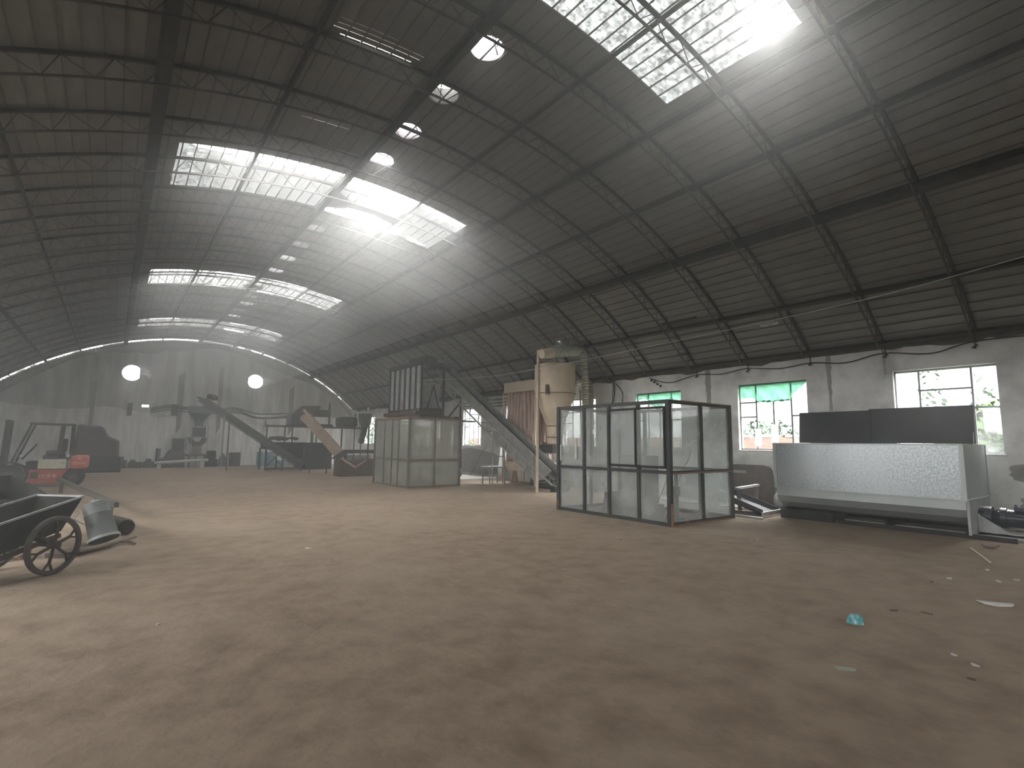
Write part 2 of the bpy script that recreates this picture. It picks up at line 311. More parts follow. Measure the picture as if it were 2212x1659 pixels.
# sagging torn sheet left in the big torn skylight
m = MB(); pts = [(4.05, 12.75), (4.6, 13.0), (5.3, 12.95), (5.95, 13.0), (5.9, 13.55), (5.2, 13.35), (4.6, 13.45), (4.05, 13.9)]
vsn = [m.bm.verts.new(AP(ang(x), y, RR - .02 - .12 * math.sin(i * 1.7) ** 2)) for i, (x, y) in enumerate(pts)]; m.bm.faces.new(vsn)
fl = m.build('torn_sheet_flap', M_['batten'], SKOBJ[1]); sm = fl.modifiers.new('thickness', 'SOLIDIFY'); sm.thickness = .01
fl['label'] = 'dark sagging torn sheet'
# round roof vents with cap
VM = glass('milky_vent_cap', haze=.55, tint=(.8, .78, .82), dust=(.6, .58, .6), sc=8, refl=.03)
M_['collar'] = mat('zinc_collar', (.35, .35, .34), (.22, .22, .21), scale=9, rough=.6)
VL = ['nearest, with bright slits', 'second from the near end, dull cap', 'third from the near end', 'fully open and white, just before the big torn skylight', 'just past the big torn skylight', 'second past the big torn skylight', 'third past the big torn skylight',
      'just before the third skylight', 'just past the third skylight', 'second past the third skylight', 'third past the third skylight', 'just before the farthest skylight']
for k, (hx, hy) in enumerate(HOLES):
    a = ang(hx); base = AP(a, hy); t = thing('roof_vent', 'round roof vent in the row along the ridge, ' + VL[k], 'vent', tuple(base), group='round vents along the ridge', kind='structure')
    m = MB(); ch = .04 if k == 3 else .30; m.lathe([(HR, -.02), (HR, ch), (HR + .02, ch), (HR + .02, -.02), (HR, -.02)], 40); m.build('collar', M_['collar'], t, smooth=True)
    if k == 3:
        m = MB(); m.bar((-HR, -.05, .1), (HR, .02, .1), .02); m.build('cross_bar', M_['steel'], t)
    else:
        m = MB(); zc = .52 if k % 3 == 0 else .44
        m.lathe([(.0, zc + .12), (.2, zc + .10), (.42, zc), (.43, zc - .02), (.2, zc + .06), (0, zc + .08)], 24); m.build('cap', VM if k in (0, 2, 7, 11) else M_['collar'], t, smooth=True)
        m = MB()
        for j in range(3):
            q = 2 * PI * j / 3 + .3 + k; m.bar((HR * math.cos(q), HR * math.sin(q), .2), (.36 * math.cos(q + .4), .36 * math.sin(q + .4), zc + .02), .018)
            m.bar((HR * math.cos(q), HR * math.sin(q), .05), (-.02, 0, zc + .06), .014)
        m.build('strut', M_['steel'], t)
# ------------------------------------------------------------------ walls
WT = .24; wb = MB()
WIN = [(2.37, 4.16), (6.05, 7.94), (9.83, 11.64), (13.50, 15.30), (17.25, 19.05), (21.12, 22.75), (24.7, 26.4), (28.7, 30.4), (34.0, 36.6)]
Z0, Z1 = 1.50, 3.36
ZT = zr(XR) - .02
prev = YB
for a, b in WIN:
    wb.bb((XR, prev, 0), (XR + WT, a, ZT)); wb.bb((XR, a, 0), (XR + WT, b, Z0)); wb.bb((XR, a, Z1), (XR + WT, b, ZT)); prev = b
wb.bb((XR, prev, 0), (XR + WT, YF + .2, ZT))
wr = wb.build('wall_right', M_['plaster']); tag(wr, 'whitewashed plaster side wall with window openings', kind='structure')
# stains, patches: irregular flat plaster skins a few millimetres proud
def blot(m, y, z, w_, h_, n=18, jag=.25, x=XR):
    c = []
    for k in range(n):
        t = 2 * PI * k / n; q = 1 + jag * (.5 * math.sin(3 * t + y * 7) + .35 * math.sin(5 * t + z * 9) + .2 * math.sin(11 * t + y)) + random.uniform(-.03, .03); c.append((y + w_ / 2 * math.cos(t) * q, max(.01, z + h_ / 2 * math.sin(t) * q)))
    m.prism(c, 0, x - .004, x + .01)
m = MB()
def vstain(y, z0_, z1_, w_):
    L = []; R_ = []; n = 12
    for i in range(n + 1):
        z = z0_ + (z1_ - z0_) * i / n; L.append((y - w_ / 2 * (.4 + .6 * i / n) + random.uniform(-.02, .02), z)); R_.append((y + w_ / 2 * (.4 + .6 * i / n) + random.uniform(-.02, .02), z))
    m.prism(L + R_[::-1], 0, XR - .003, XR + .01)
vstain(8.86, 2.5, 4.0, .22); vstain(5.5, 2.5, 3.95, .13); vstain(4.3, 3.3, 4.0, .07); vstain(12.6, 3.0, 4.0, .12); m.build('damp_streak', M_['stain'], wr)
m = MB()
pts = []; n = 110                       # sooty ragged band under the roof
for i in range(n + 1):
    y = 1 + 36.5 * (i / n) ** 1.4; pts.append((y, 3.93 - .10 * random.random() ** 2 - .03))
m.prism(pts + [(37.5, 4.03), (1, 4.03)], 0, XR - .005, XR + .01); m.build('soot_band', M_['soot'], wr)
m = MB(); blot(m, 1.75, 1.12, 1.2, .45, 60, .16); blot(m, 1.5, .5, 1.6, .5, 60, .16); blot(m, 5.5, .5, 2, .7); blot(m, 8.6, .9, .7, .5, 24, .3); blot(m, 8.3, .35, 1.1, .5, 24, .3); blot(m, 22, .7, 7, 1.2, 40, .15)
m.build('bare_cement_patch', M_['render'], wr)
LW = [(-3.0, -1.0), (4.5, 7.5), (9.0, 12.0), (13.5, 16.0)]      # unseen openings added in the left wall to light the right side
m = MB(); prev = YB
for a, b in LW:
    m.bb((XL - WT, prev, 0), (XL, a, ZT)); m.bb((XL - WT, a, 0), (XL, b, 2.5)); m.bb((XL - WT, a, 3.75), (XL, b, ZT)); prev = b
    portal((XL - WT - .05, (a + b) / 2, 3.12), (0, -PI / 2, 0), 1.25, b - a)
m.bb((XL - WT, prev, 0), (XL, YF + .2, ZT)); tag(m.build('wall_left', M_['farwall']), 'dark plaster side wall with daylight openings added out of view', kind='structure')
m = MB()                                 # near end wall; unseen gate opening added to let daylight in
G0, G1, GZ = 4.5, 6.8, 2.8
def arch_cols(m, ya, yb, holes, gap=None, step=.1):
    x = XL
    while x < XR - 1e-6:
        x2 = min(x + step, XR); xm = (x + x2) / 2; top = zr(xm) - .005
        if gap and any(a < xm < b for a, b in gap): top -= .075 + .02 * math.sin(xm * 40)
        iv = [(0, top)]
        for h in holes:
            s_ = h(xm)
            if s_:
                nv = []
                for a, b in iv:
                    if s_[1] <= a or s_[0] >= b: nv.append((a, b)); continue
                    if s_[0] > a: nv.append((a, s_[0]))
                    if s_[1] < b: nv.append((s_[1], b))
                iv = nv
        for a, b in iv: m.bb((x, ya, a), (x2, yb, b))
        x = x2
arch_cols(m, YB - .2, YB, [lambda x: (0, GZ) if G0 < x < G1 else None], step=.25)
tag(m.build('wall_near', M_['farwall']), 'end wall behind the camera with a gate opening added for daylight', kind='structure')
portal(((G0 + G1) / 2, YB - .25, GZ / 2), (PI / 2, 0, 0), G1 - G0, GZ)
def rnd(cx, cz, r, flat=None):
    def h(x):
        if abs(x - cx) >= r or (flat and x > flat): return None
        d = math.sqrt(r * r - (x - cx) ** 2); return (cz - d, cz + d)
    return h
m = MB()
arch_cols(m, YF, YF + .2, [rnd(.62, 5.58, .47, .98), rnd(7.4, 5.61, .47), lambda x: (3.56, 3.70) if 1.24 < x < 1.62 else None, lambda x: (2.28, 2.33) if 4.75 < x < 5.0 else None],
          gap=[(-5.0, -4.4), (-4.1, -3.9), (-3.7, -2.2), (-1.8, -.9), (.24, 3.9), (6.2, 6.6), (7.0, 8.5), (11.3, 11.9), (12.1, 12.7), (13.0, 13.3)], step=.05)
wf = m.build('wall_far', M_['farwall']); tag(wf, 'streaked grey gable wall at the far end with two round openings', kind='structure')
m = MB()
for x, w_, z in ((-1.2, .25, 4.8), (3.0, .35, 5.6), (5.2, .3, 6.2), (9.6, .35, 5.2)): m.prism([(x, z), (x + w_, z + .3), (x + w_ * .9, 2.4), (x + w_ * .2, 2.0)], 1, YF - .006, YF + .01)
m.build('damp_streak', M_['stain'], wf)
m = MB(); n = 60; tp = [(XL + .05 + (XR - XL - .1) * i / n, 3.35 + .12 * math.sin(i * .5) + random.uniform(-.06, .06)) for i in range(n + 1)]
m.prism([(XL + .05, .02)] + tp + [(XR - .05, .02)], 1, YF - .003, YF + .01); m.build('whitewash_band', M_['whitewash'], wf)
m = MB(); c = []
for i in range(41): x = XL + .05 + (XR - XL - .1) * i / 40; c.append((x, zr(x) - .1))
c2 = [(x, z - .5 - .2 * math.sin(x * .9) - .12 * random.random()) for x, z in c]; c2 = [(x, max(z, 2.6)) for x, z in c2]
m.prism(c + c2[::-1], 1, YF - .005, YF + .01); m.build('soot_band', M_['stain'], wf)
# low concrete strips on the floor
m = MB(); m.bb((11.4, 19.0, 0), (XR, 27, .10)); tag(m.build('trim_1', M_['concrete']), 'pale low concrete plinth along the right wall behind the glass booths', kind='structure')
m = MB(); m.bb((13.0, -1.0, 0), (XR, 12, .035)); tag(m.build('trim_2', M_['concrete']), 'pale concrete strip along the foot of the right wall', kind='structure')
# ------------------------------------------------------------------ windows
M_['wframe'] = mat('weathered_green_window_paint', (.09, .105, .095), (.15, .16, .15), scale=9, rough=.7)
M_['wframe2'] = mat('pale_window_paint', (.34, .37, .38), (.25, .27, .28), scale=9, rough=.7)
M_['sill'] = mat('chalky_white_sill', (.6, .6, .58), (.42, .42, .4), scale=14, rough=.9)
M_['pane'] = glass('window_glass', haze=.08, tint=(.97, .98, .98), dust=(.5, .5, .5), refl=.03, spread=.07)
def film(name, col, dens):
    m = bpy.data.materials.new(name); m.use_nodes = True; n = m.node_tree.nodes; l = m.node_tree.links; n.clear()
    o = n.new('ShaderNodeOutputMaterial'); tr = n.new('ShaderNodeBsdfTransparent'); tr.inputs[0].default_value = (*[min(1, c * 1.2) for c in col], 1)
    tl = n.new('ShaderNodeBsdfTranslucent'); tl.inputs[0].default_value = (*col, 1); df = n.new('ShaderNodeBsdfDiffuse'); df.inputs[0].default_value = (*col, 1)
    a = n.new('ShaderNodeMixShader'); a.inputs[0].default_value = .4; l.new(tl.outputs[0], a.inputs[1]); l.new(df.outputs[0], a.inputs[2])
    x = n.new('ShaderNodeMixShader'); x.inputs[0].default_value = dens; l.new(tr.outputs[0], x.inputs[1]); l.new(a.outputs[0], x.inputs[2]); l.new(x.outputs[0], o.inputs[0]); return m
M_['greenfilm'] = film('green_plastic_film', (.10, .26, .18), .8); M_['whitefilm'] = film('white_plastic_film', (.6, .6, .6), .6); M_['clearfilm'] = film('clear_plastic_film', (.55, .62, .6), .5)
WLAB = ['large bright window behind the silver tank, nearest on the right wall', 'window with torn green plastic behind the left end of the silver tank', 'window behind the nearer glass booth, green plastic along its top', 'window mostly hidden by the flexible ducts',
        'window behind the beige dust collector', 'window left of the long conveyor showing bricks and weeds', 'window seen through the farther glass booth', 'window hidden beyond the farther glass booth', 'narrow bright window in the far right corner']
def window(n, y0, y1):
    w_ = MB(); X = XR + .13; fr = .04; ph = (y1 - y0)
    root = thing('window_%d' % n, WLAB[n - 1], None, (XR + .13, (y0 + y1) / 2, Z0), kind='structure')
    fm = M_['wframe2'] if n == 1 else M_['wframe']
    for a, b in (((y0, Z0), (y0, Z1)), ((y1, Z0), (y1, Z1)), ((y0, Z0 + .02), (y1, Z0 + .02)), ((y0, Z1 - .02), (y1, Z1 - .02))):
        w_.bar((X, *a), (X, *b), .05, .05)
    ya, yb = y0 + ph * .24, y0 + ph * .745
    W(root, w_.build('window_frame', fm, root))
    def mul(p, q, t=.035):
        m = MB(); m.bar((X, *p), (X, *q), t, t); W(root, m.build('mullion', fm, root))
    mul((ya, Z0), (ya, Z1)); mul((yb, Z0), (yb, Z1))
    panes = []
    if n == 1:
        mul((ya, 2.89), (yb, 2.89)); mul((y0, 2.47), (ya, 2.47)); mul((ya, 2.47), (yb, 2.47), .03); mul((yb, 2.2), (y1, 2.2))
        panes = [(y0, ya, Z0, 2.47), (yb, y1, 2.2, Z1)]
    else:
        mul((ya, 2.86), (yb, 2.86)); ym = (ya + yb) / 2; mul((ym, Z0), (ym, 2.86)); mul((yb, 2.84), (y1, 2.84)); mul((yb, 2.43), (y1, 2.43)); mul((y0, 2.43), (ya, 2.43)); mul((ya, 2.16), (ym, 2.16), .02)
        panes = [(yb, y1, 2.43, 2.84), (y0, ya, Z0, 2.43)]
        if n in (5, 6, 7): panes += [(yb, y1, Z0, 2.43)]
    for a, b, c_, d in panes:
        m = MB(); m.bb((X - .003, a + .02, c_ + .02), (X + .003, b - .02, d - .02)); W(root, m.build('pane', M_['pane'], root))
    s_ = MB(); s_.bb((XR - .03, y0 - .03, Z0 - .04), (XR + WT, y1 + .03, Z0 + .005)); W(root, s_.build('sill', M_['sill'], root, bevel=.008))
    portal((XR + WT + .05, (y0 + y1) / 2, (Z0 + Z1) / 2), (0, PI / 2, 0), Z1 - Z0, y1 - y0)
    return root
for n, (a, b) in enumerate(WIN): window(n + 1, a, b)
def drape(name, label, pts_top, zt, zb, mt, x=XR + .10, amp=.03, ragged=.06, cat='plastic film'):
    m = MB(); y0, y1 = pts_top; nx, nz = 36, 10; g = []
    for i in range(nx + 1):
        y = y0 + (y1 - y0) * i / nx; col = []
        zb_ = (zb(i / nx) if callable(zb) else zb) + random.uniform(-ragged, ragged) * .5
        for j in range(nz + 1):
            v = j / nz; col.append(m.bm.verts.new((x + amp * math.sin(i * 1.9 + 2 * v) * v + amp * .6 * math.sin(i * .7 + v * 6), y, zt + (zb_ - zt) * v)))
        g.append(col)
    for i in range(nx):
        for j in range(nz): m.bm.faces.new((g[i][j], g[i + 1][j], g[i + 1][j + 1], g[i][j + 1]))
    return tag(m.build(name, mt, smooth=True), label, cat)
drape('plastic_film', 'torn translucent green plastic film over the top of the window left of the silver tank', (6.1, 7.9), 3.34, lambda u: 2.95 - .12 * (u < .75) if u > .22 else 3.3 - 1.6 * u, M_['greenfilm'])
drape('plastic_film', 'green plastic film over the top of the window behind the nearer glass booth', (9.87, 11.6), 3.34, lambda u: 3.0 + .2 * math.sin(u * 9) * (u > .3), M_['greenfilm'])
drape('plastic_strip', 'torn white plastic strip hanging at a mullion beside the brick view', (7.32, 7.5), 2.1, 1.62, M_['whitefilm'], x=XR + .06, ragged=.1, amp=.015)
drape('plastic_strip', 'torn white plastic strip hanging at the centre bar of the window left of the tank', (6.85, 7.05), 2.2, 1.70, M_['whitefilm'], x=XR + .06, ragged=.1, amp=.015)
drape('plastic_film', 'milky plastic film over the window seen under the long conveyor', (21.15, 22.7), 3.3, 2.6, M_['clearfilm'])
# ------------------------------------------------------------------ outside
M_['grass'] = mat('weedy_ground', (.05, .08, .035), (.09, .09, .05), scale=3, rough=1)
M_['brick'] = brickmat('pale_red_brick', (.055, .025, .018), (.075, .038, .028), (.07, .06, .055))
def leafm(name, a, b): 
    return mat(name, a, b, scale=3, rough=.7, spec=.2)
M_['leaf'] = leafm('pale_green_leaf', (.022, .045, .013), (.04, .072, .024)); M_['leaf2'] = leafm('grey_green_leaf', (.028, .042, .03), (.04, .055, .042))
m = MB(); m.bb((XR + WT + .05, -12, -.2), (60, 60, -.02)); tag(m.build('outside_ground', M_['grass']), 'weedy ground outside the right wall', kind='structure')
m = MB(); m.bb((XR - 40, -40, -.2), (XR + WT, YB - .3, -.02)); m.bb((-60, YB - .3, -.2), (XL - WT - .02, 60, -.02)); tag(m.build('yard_ground', M_['steel_thin']), 'dark yard ground outside the added gate and left openings', kind='structure')
m = MB(); m.bb((17.3, 6.2, -.02), (17.55, 34, 1.92)); bwl = m.build('brick_wall', M_['brick']); tag(bwl, 'pale red brick yard wall outside the right hand windows', 'wall')
m = MB()
for y in (7.6, 8.4, 9.3): m.bb((17.28, y, 1.92), (17.57, y + .5, 1.99))
m.build('coping', M_['stain'], bwl)
def bush(name, label, c, r, n, mt, s_=.10, trunk=None, group=None):
    t = thing(name, label, 'tree' if trunk else 'shrub', (c[0], c[1], 0), group=group); m = MB()
    for _ in range(n):
        d = Vector((random.gauss(0, 1), random.gauss(0, 1), random.gauss(0, 1))).normalized() * (random.random() ** .4)
        p = Vector((d.x * r[0], d.y * r[1], c[2] + d.z * r[2]))
        if p.z < .02: continue
        nx = Vector([random.uniform(-1, 1) for _ in range(3)]).normalized(); u = nx.orthogonal().normalized(); v = nx.cross(u); q = s_ * random.uniform(.6, 1.3)
        m.quad(p - u * q, p + v * q * .6, p + u * q, p - v * q * .6)
    m.build('foliage', mt, t)
    m = MB(); m.path([(0, 0, 0), (.05, .03, c[2] * .5), (0, 0, c[2])], [.07, .05, .03], 7)
    for k in range(5): m.path([(0, 0, c[2] * (.3 + .12 * k)), (.3 * r[0] * math.cos(k * 2), .5 * r[1] * math.sin(k * 2.3), c[2] * (.5 + .12 * k))], [.025, .01], 5)
    m.build('stem', M_['stain'], t); return t
bush('leafy_shrub', 'dense pale green vines seen low in the nearest window', (16.5, 2.7, .95), (1.0, 1.5, 1.8), 10000, M_['leaf'], .115)
bush('leafy_shrub', 'small weeds below the window left of the long conveyor', (16.3, 25.6, .9), (.6, 1.0, .95), 900, M_['leaf'], .07)
bush('slender_tree', 'thin young tree rising above the vines in the nearest window', (20.0, 4.9, 3.2), (.3, .35, 1.25), 120, M_['leaf2'], .09, trunk=1)
bush('slender_tree', 'smaller thin tree right of the first one in the nearest window', (20.2, 3.75, 2.9), (.3, .3, 1.0), 90, M_['leaf2'], .09, trunk=1)
bush('leafy_tree', 'round grey green tree over the brick wall, in the window left of the tank', (23, 11.6, 1.5), (1.5, 1.5, 1.35), 1500, M_['leaf2'], .14, trunk=1)
bush('leafy_tree', 'low pale tree over the brick wall, nearer the hall windows', (25, 15.6, 1.5), (1.5, 1.6, 1.0), 1100, M_['leaf2'], .14, trunk=1)
bush('leafy_tree', 'green tree over the brick wall seen in the far corner window', (22, 50, 2.4), (2, 5, 2.0), 1400, M_['leaf2'], .2, trunk=1)
# ------------------------------------------------------------------ near and middle objects
M_['booth'] = mat('dark_grey_painted_steel', (.045, .049, .048), (.03, .033, .032), scale=5, rough=.6, c3=(.14, .08, .04), s3=3, lo3=.64, hi3=.72)
M_['booth_rust'] = mat('rusty_orange_tube', (.26, .13, .055), (.15, .10, .06), scale=9, rough=.8)
M_['booth_b'] = mat('olive_grey_tube', (.15, .14, .11), (.10, .09, .07), scale=6, rough=.7)
M_['bglass'] = glass('dusty_booth_glass', haze=.28, tint=(.96, .975, .97), dust=(.70, .72, .71), sc=1.4, refl=.06, spread=.12)
M_['bglass2'] = glass('very_dusty_booth_glass', haze=.55, tint=(.93, .93, .9), dust=(.5, .5, .46), sc=1.1, refl=.04, spread=.13)
M_['galv'] = mat('spangled_galvanised_sheet', (.40, .425, .43), (.25, .275, .285), scale=26, rough=.38, metal=.75, spec=.5, lo=.42, hi=.58, c3=(.36, .385, .39), s3=1.2, lo3=.4, hi3=.85)
M_['galv2'] = mat('smooth_galvanised_sheet', (.40, .43, .42), (.35, .38, .37), scale=2, rough=.5, metal=.55)
M_['galv3'] = mat('dull_galvanised_sheet', (.40, .42, .41), (.26, .27, .26), scale=3, rough=.6, metal=.3, c3=(.25, .19, .15), s3=.9, lo3=.6, hi3=.68)
M_['blacksheet'] = mat('black_steel_sheet', (.022, .023, .025), (.05, .052, .055), scale=1.6, rough=.5, metal=.2, lo=.45, hi=.75)
M_['motor'] = mat('dark_blue_black_motor_paint', (.012, .014, .028), (.02, .022, .03), scale=5, rough=.35, spec=.5)
M_['black'] = mat('black_rubber', (.014, .013, .013), (.03, .028, .026), scale=6, rough=.8)
M_['beige'] = mat('beige_machine_paint', (.56, .47, .35), (.46, .39, .29), scale=3, rough=.7, c3=(.2, .15, .1), s3=5, lo3=.68, hi3=.74)
M_['bag'] = mat('brown_filter_cloth', (.46, .34, .28), (.26, .185, .15), scale=3, rough=1, stretch=(4, 4, .4), bump=.6, bscale=5)
M_['belt'] = mat('grey_dusty_conveyor_steel', (.26, .255, .235), (.14, .137, .125), scale=4, rough=.7, bump=.2)
M_['rail'] = mat('pale_conveyor_rail', (.34, .335, .30), (.24, .235, .21), scale=8, rough=.7)
M_['brown'] = mat('rusty_brown_steel', (.10, .065, .05), (.06, .042, .034), scale=6, rough=.85)
M_['yellow'] = mat('yellow_plate', (.55, .42, .08), rough=.5)
M_['duct'] = mat('crinkled_foil_duct', (.52, .51, .46), (.34, .32, .27), scale=22, rough=.3, metal=.6, spec=.6, bump=1.0, bscale=30)
M_['ductb'] = mat('foil_wrapped_duct', (.42, .42, .37), (.25, .25, .22), scale=9, rough=.45, metal=.4, bump=.8, bscale=16)
M_['dome'] = glass('clear_plastic_dome', haze=.22, tint=(.85, .87, .86), dust=(.4, .4, .4), sc=5, refl=.12)
M_['paper'] = mat('crumpled_pale_paper', (.5, .49, .47), (.35, .34, .33), scale=8, rough=.9)
M_['greenish'] = mat('greenish_plastic', (.25, .27, .21), (.3, .32, .26), scale=9)
M_['teal'] = mat('teal_wrapper', (.06, .28, .30), (.45, .55, .52), scale=14, rough=.4, lo=.5, hi=.6)
def slab_glass(root, name, a, b, m): g = MB(); g.bb(a, b); return W(root, g.build(name, m, root))
def booth(root, X0, X1, Y0, Y1, H, ys_, xs_, zr_, t, mf, mg, rust, slide=False):
    def post(x, y, tx=t, ty=t, m=mf, z0=0, z1=H, nm='post'):
        q = MB(); q.bb((x - tx / 2, y - ty / 2, z0), (x + tx / 2, y + ty / 2, z1)); W(root, q.build(nm, m, root, bevel=.004))
    def rl(a, b, z, h=t, m=mf, nm='rail', d=t * .9):
        q = MB(); q.bar((a[0], a[1], z), (b[0], b[1], z), d, h); W(root, q.build(nm, m, root))
    cs = [(X0, Y0), (X1, Y0), (X0, Y1), (X1, Y1)]
    for i, (x, y) in enumerate(cs): post(x, y, t * 1.25, t * 1.25, mf)
    for y in ys_: post(X0, y); post(X1, y)
    for x in xs_: post(x, Y0, m=mf); post(x, Y1)
    for a, b, k in (((X0, Y0), (X0, Y1), 0), ((X0, Y0), (X1, Y0), 1), ((X1, Y0), (X1, Y1), 0), ((X0, Y1), (X1, Y1), 0)):
        for z, h in ((H - t / 2, t), (zr_, t * .9), (t / 2, t)): rl(a, b, z, h)
        if k and rust:                     # rusty angle strips on the narrow near face
            o_ = -t * .5; q = MB()
            for z in (H - t * .2, zr_ - t * .2, t * .2): q.bar((a[0], a[1] + o_, z), (b[0], b[1] + o_, z), .012, t * .38)
            W(root, q.build('rusty_edge', M_['booth_rust'], root))
    yy = [Y0] + list(ys_) + [Y1]; xx = [X0] + list(xs_) + [X1]; e = t * .5
    for X in (X0, X1):
        for i in range(len(yy) - 1):
            for z0, z1 in ((t, zr_ - t * .45), (zr_ + t * .45, H - t)):
                slab_glass(root, 'glass_pane', (X - .003, yy[i] + e, z0), (X + .003, yy[i + 1] - e, z1), mg)
    for Y in (Y0, Y1):
        for i in range(len(xx) - 1):
            for z0, z1 in ((t, zr_ - t * .45), (zr_ + t * .45, H - t)):
                slab_glass(root, 'glass_pane', (xx[i] + e, Y - .003, z0), (xx[i + 1] - e, Y + .003, z1), mg)
    return root
BA = thing('glass_booth', 'nearer dark steel framed glass booth with sliding window, left of the silver tank', 'booth', (8.95, 6.5, 0))
booth(BA, 8.95, 11.2, 6.5, 9.77, 2.54, (7.27, 8.1, 8.88), (10.07,), 1.06, .075, M_['booth'], M_['bglass'], True)
for nm, y0, y1, dx in (('sliding_window', 6.56, 7.30, -.03), ('sliding_window', 7.24, 8.06, .0)):
    q = MB(); X = 8.915 + dx
    for a, b in (((y0, 1.14), (y0, 2.40)), ((y1, 1.14), (y1, 2.40)), ((y0, 1.16), (y1, 1.16)), ((y0, 2.38), (y1, 2.38))): q.bar((X, *a), (X, *b), .03, .045)
    sw = W(BA, q.build(nm, M_['black'], BA)); q = MB(); q.bb((X - .002, y0 + .03, 1.19), (X + .002, y1 - .03, 2.35)); g = W(BA, q.build('pane', M_['bglass'], BA)); g.parent = sw
q = MB(); q.bb((8.9, 9.1, 1.25), (8.92, 9.16, 1.75)); q.bb((8.89, 9.64, 1.2), (8.91, 9.67, 1.6)); W(BA, q.build('door_handle', M_['white_metal'], BA))
q = MB(); q.bar((8.9, 6.42, 0), (8.9, 6.42, .45), .02, .05); W(BA, q.build('rusty_edge', M_['booth_rust'], BA))
BB = thing('glass_booth', 'farther olive glass booth under the corrugated hopper, left of the long conveyor', 'booth', (8.4, 17.05, 0))
booth(BB, 8.4, 10.5, 17.05, 20.05, 2.53, (17.88, 18.44, 19.15), (9.44,), .99, .07, M_['booth_b'], M_['bglass2'], True)
q = MB(); q.bb((8.36, 17.0, 2.50), (8.42, 20.1, 2.545)); W(BB, q.build('rusty_edge', M_['booth_rust'], BB))
# inside the nearer booth
t = thing('control_cabinet', 'grey control cabinet inside the nearer glass booth', 'cabinet', (10.6, 8.5, 0))
q = MB(); q.bb((10.35, 8.2, .0), (10.85, 9.0, 1.35)); W(t, q.build('body', M_['belt'], t, bevel=.01)); q = MB(); q.bb((10.33, 8.24, .1), (10.35, 8.96, 1.3)); W(t, q.build('door', M_['galv3'], t))
q = MB(); q.box((10.5, 8.5, 1.39), (.16, .22, .07)); q.box((10.5, 8.5, 1.44), (.1, .12, .04)); tag(q.build('desk_lamp_base', M_['black'], bevel=.01), 'small dark device on top of the cabinet in the nearer booth', 'device')
t = thing('stool', 'dark flared stool behind the glass of the nearer booth', 'stool', (9.5, 8.5, 0))
q = MB(); q.lathe([(.0, .50), (.19, .50), (.21, .44), (.2, .42)], 20); q.build('seat', M_['brown'], t, smooth=True)
q = MB(); q.lathe([(.19, .43), (.28, 0.0), (.26, 0.0), (.18, .42)], 20); q.build('body', M_['brown'], t, smooth=True)
t = thing('pump', 'upright pipe pump on the floor inside the nearer booth', 'pump', (10.0, 7.1, 0))
q = MB(); q.lathe([(0, 0), (.16, 0), (.16, .04), (.05, .06), (.05, .5), (.08, .52), (.08, .7), (.04, .72), (.04, 1.0), (0, 1.0)], 18); q.build('column', M_['belt'], t, smooth=True)
q = MB(); q.tube((0, 0, .6), (.25, .1, .6), .03); q.build('outlet', M_['belt'], t)
q = MB(); q.bb((9.6, 7.5, 0), (10.1, 7.95, .28)); tag(q.build('floor_box', M_['belt'], bevel=.01), 'low grey box on the floor inside the nearer booth', 'box')
def cable(name, label, pts, r, m, cat='cable', sub=6):
    P = [Vector(p) for p in pts]; out = []
    for i in range(len(P) - 1):
        p0 = P[max(i - 1, 0)]; p1 = P[i]; p2 = P[i + 1]; p3 = P[min(i + 2, len(P) - 1)]
        for k in range(sub):
            u = k / sub; out.append(.5 * ((2 * p1) + (-p0 + p2) * u + (2 * p0 - 5 * p1 + 4 * p2 - p3) * u * u + (-p0 + 3 * p1 - 3 * p2 + p3) * u ** 3))
    out.append(P[-1]); q = MB(); q.path(out, r, 6); return tag(q.build(name, m, smooth=True), label, cat)
cable('power_cable', 'thin dark cable drooping to the floor inside the nearer booth', [(9.6, 7.0, 1.9), (9.62, 7.0, 1.2), (9.7, 7.2, .7), (9.8, 7.45, .35), (9.85, 7.6, .30)], .008, M_['black'])
cable('power_cable', 'looped dark cable behind the near corner glass of the booth', [(10.3, 6.9, 1.5), (10.0, 6.8, 1.25), (9.8, 6.75, 1.15), (9.5, 6.8, .6), (9.3, 6.9, .02)], .008, M_['black'])
# silver tank
TK = thing('silver_tank', 'long silver galvanised feed tank with an open black lid along the right wall', 'tank', (12.3, 2.62, 0))
X0, X1, Y0, Y1 = 12.3, 13.95, 2.62, 6.04
q = MB()
q.bb((X0, Y0, .68), (X0 + .012, Y1, 1.68)); q.bb((X1 - .012, Y0, .68), (X1, Y1, 1.68)); W(TK, q.build('side_panel', M_['galv'], TK))
q = MB(); q.bb((X0, Y0, .68), (X1, Y0 + .012, 1.68)); q.bb((X0, Y1 - .012, .68), (X1, Y1, 1.68)); W(TK, q.build('end_panel', M_['galv2'], TK))
q = MB()
for x in (X0 - .006, X1 + .006):
    for z in (.68, 1.68): q.bar((x, Y0 - .01, z), (x, Y1 + .01, z), .035, .022)
for y in (Y0 - .006, Y1 + .006):
    for z in (.68, 1.68): q.bar((X0, y, z), (X1, y, z), .035, .022)
for x in (X0 - .006, X1): 
    for y in (Y0 + .02, Y1 - .02): q.bar((x, y, .68), (x, y, 1.68), .07, .02, up=(1, 0, 0))
W(TK, q.build('edge_trim', M_['galv2'], TK))
prof = [(X0 + .03, .68), (X0 + .03, .50), (X0 + .12, .36), (X0 + .32, .24), (X0 + .6, .18), (X1 - .6, .18), (X1 - .32, .24), (X1 - .12, .36), (X1 - .03, .50), (X1 - .03, .68)]
q = MB(); P2 = [(x, z) for x, z in prof]; q.prism(P2, 1, Y0 + .02, Y1 - .02); W(TK, q.build('trough', M_['galv2'], TK))
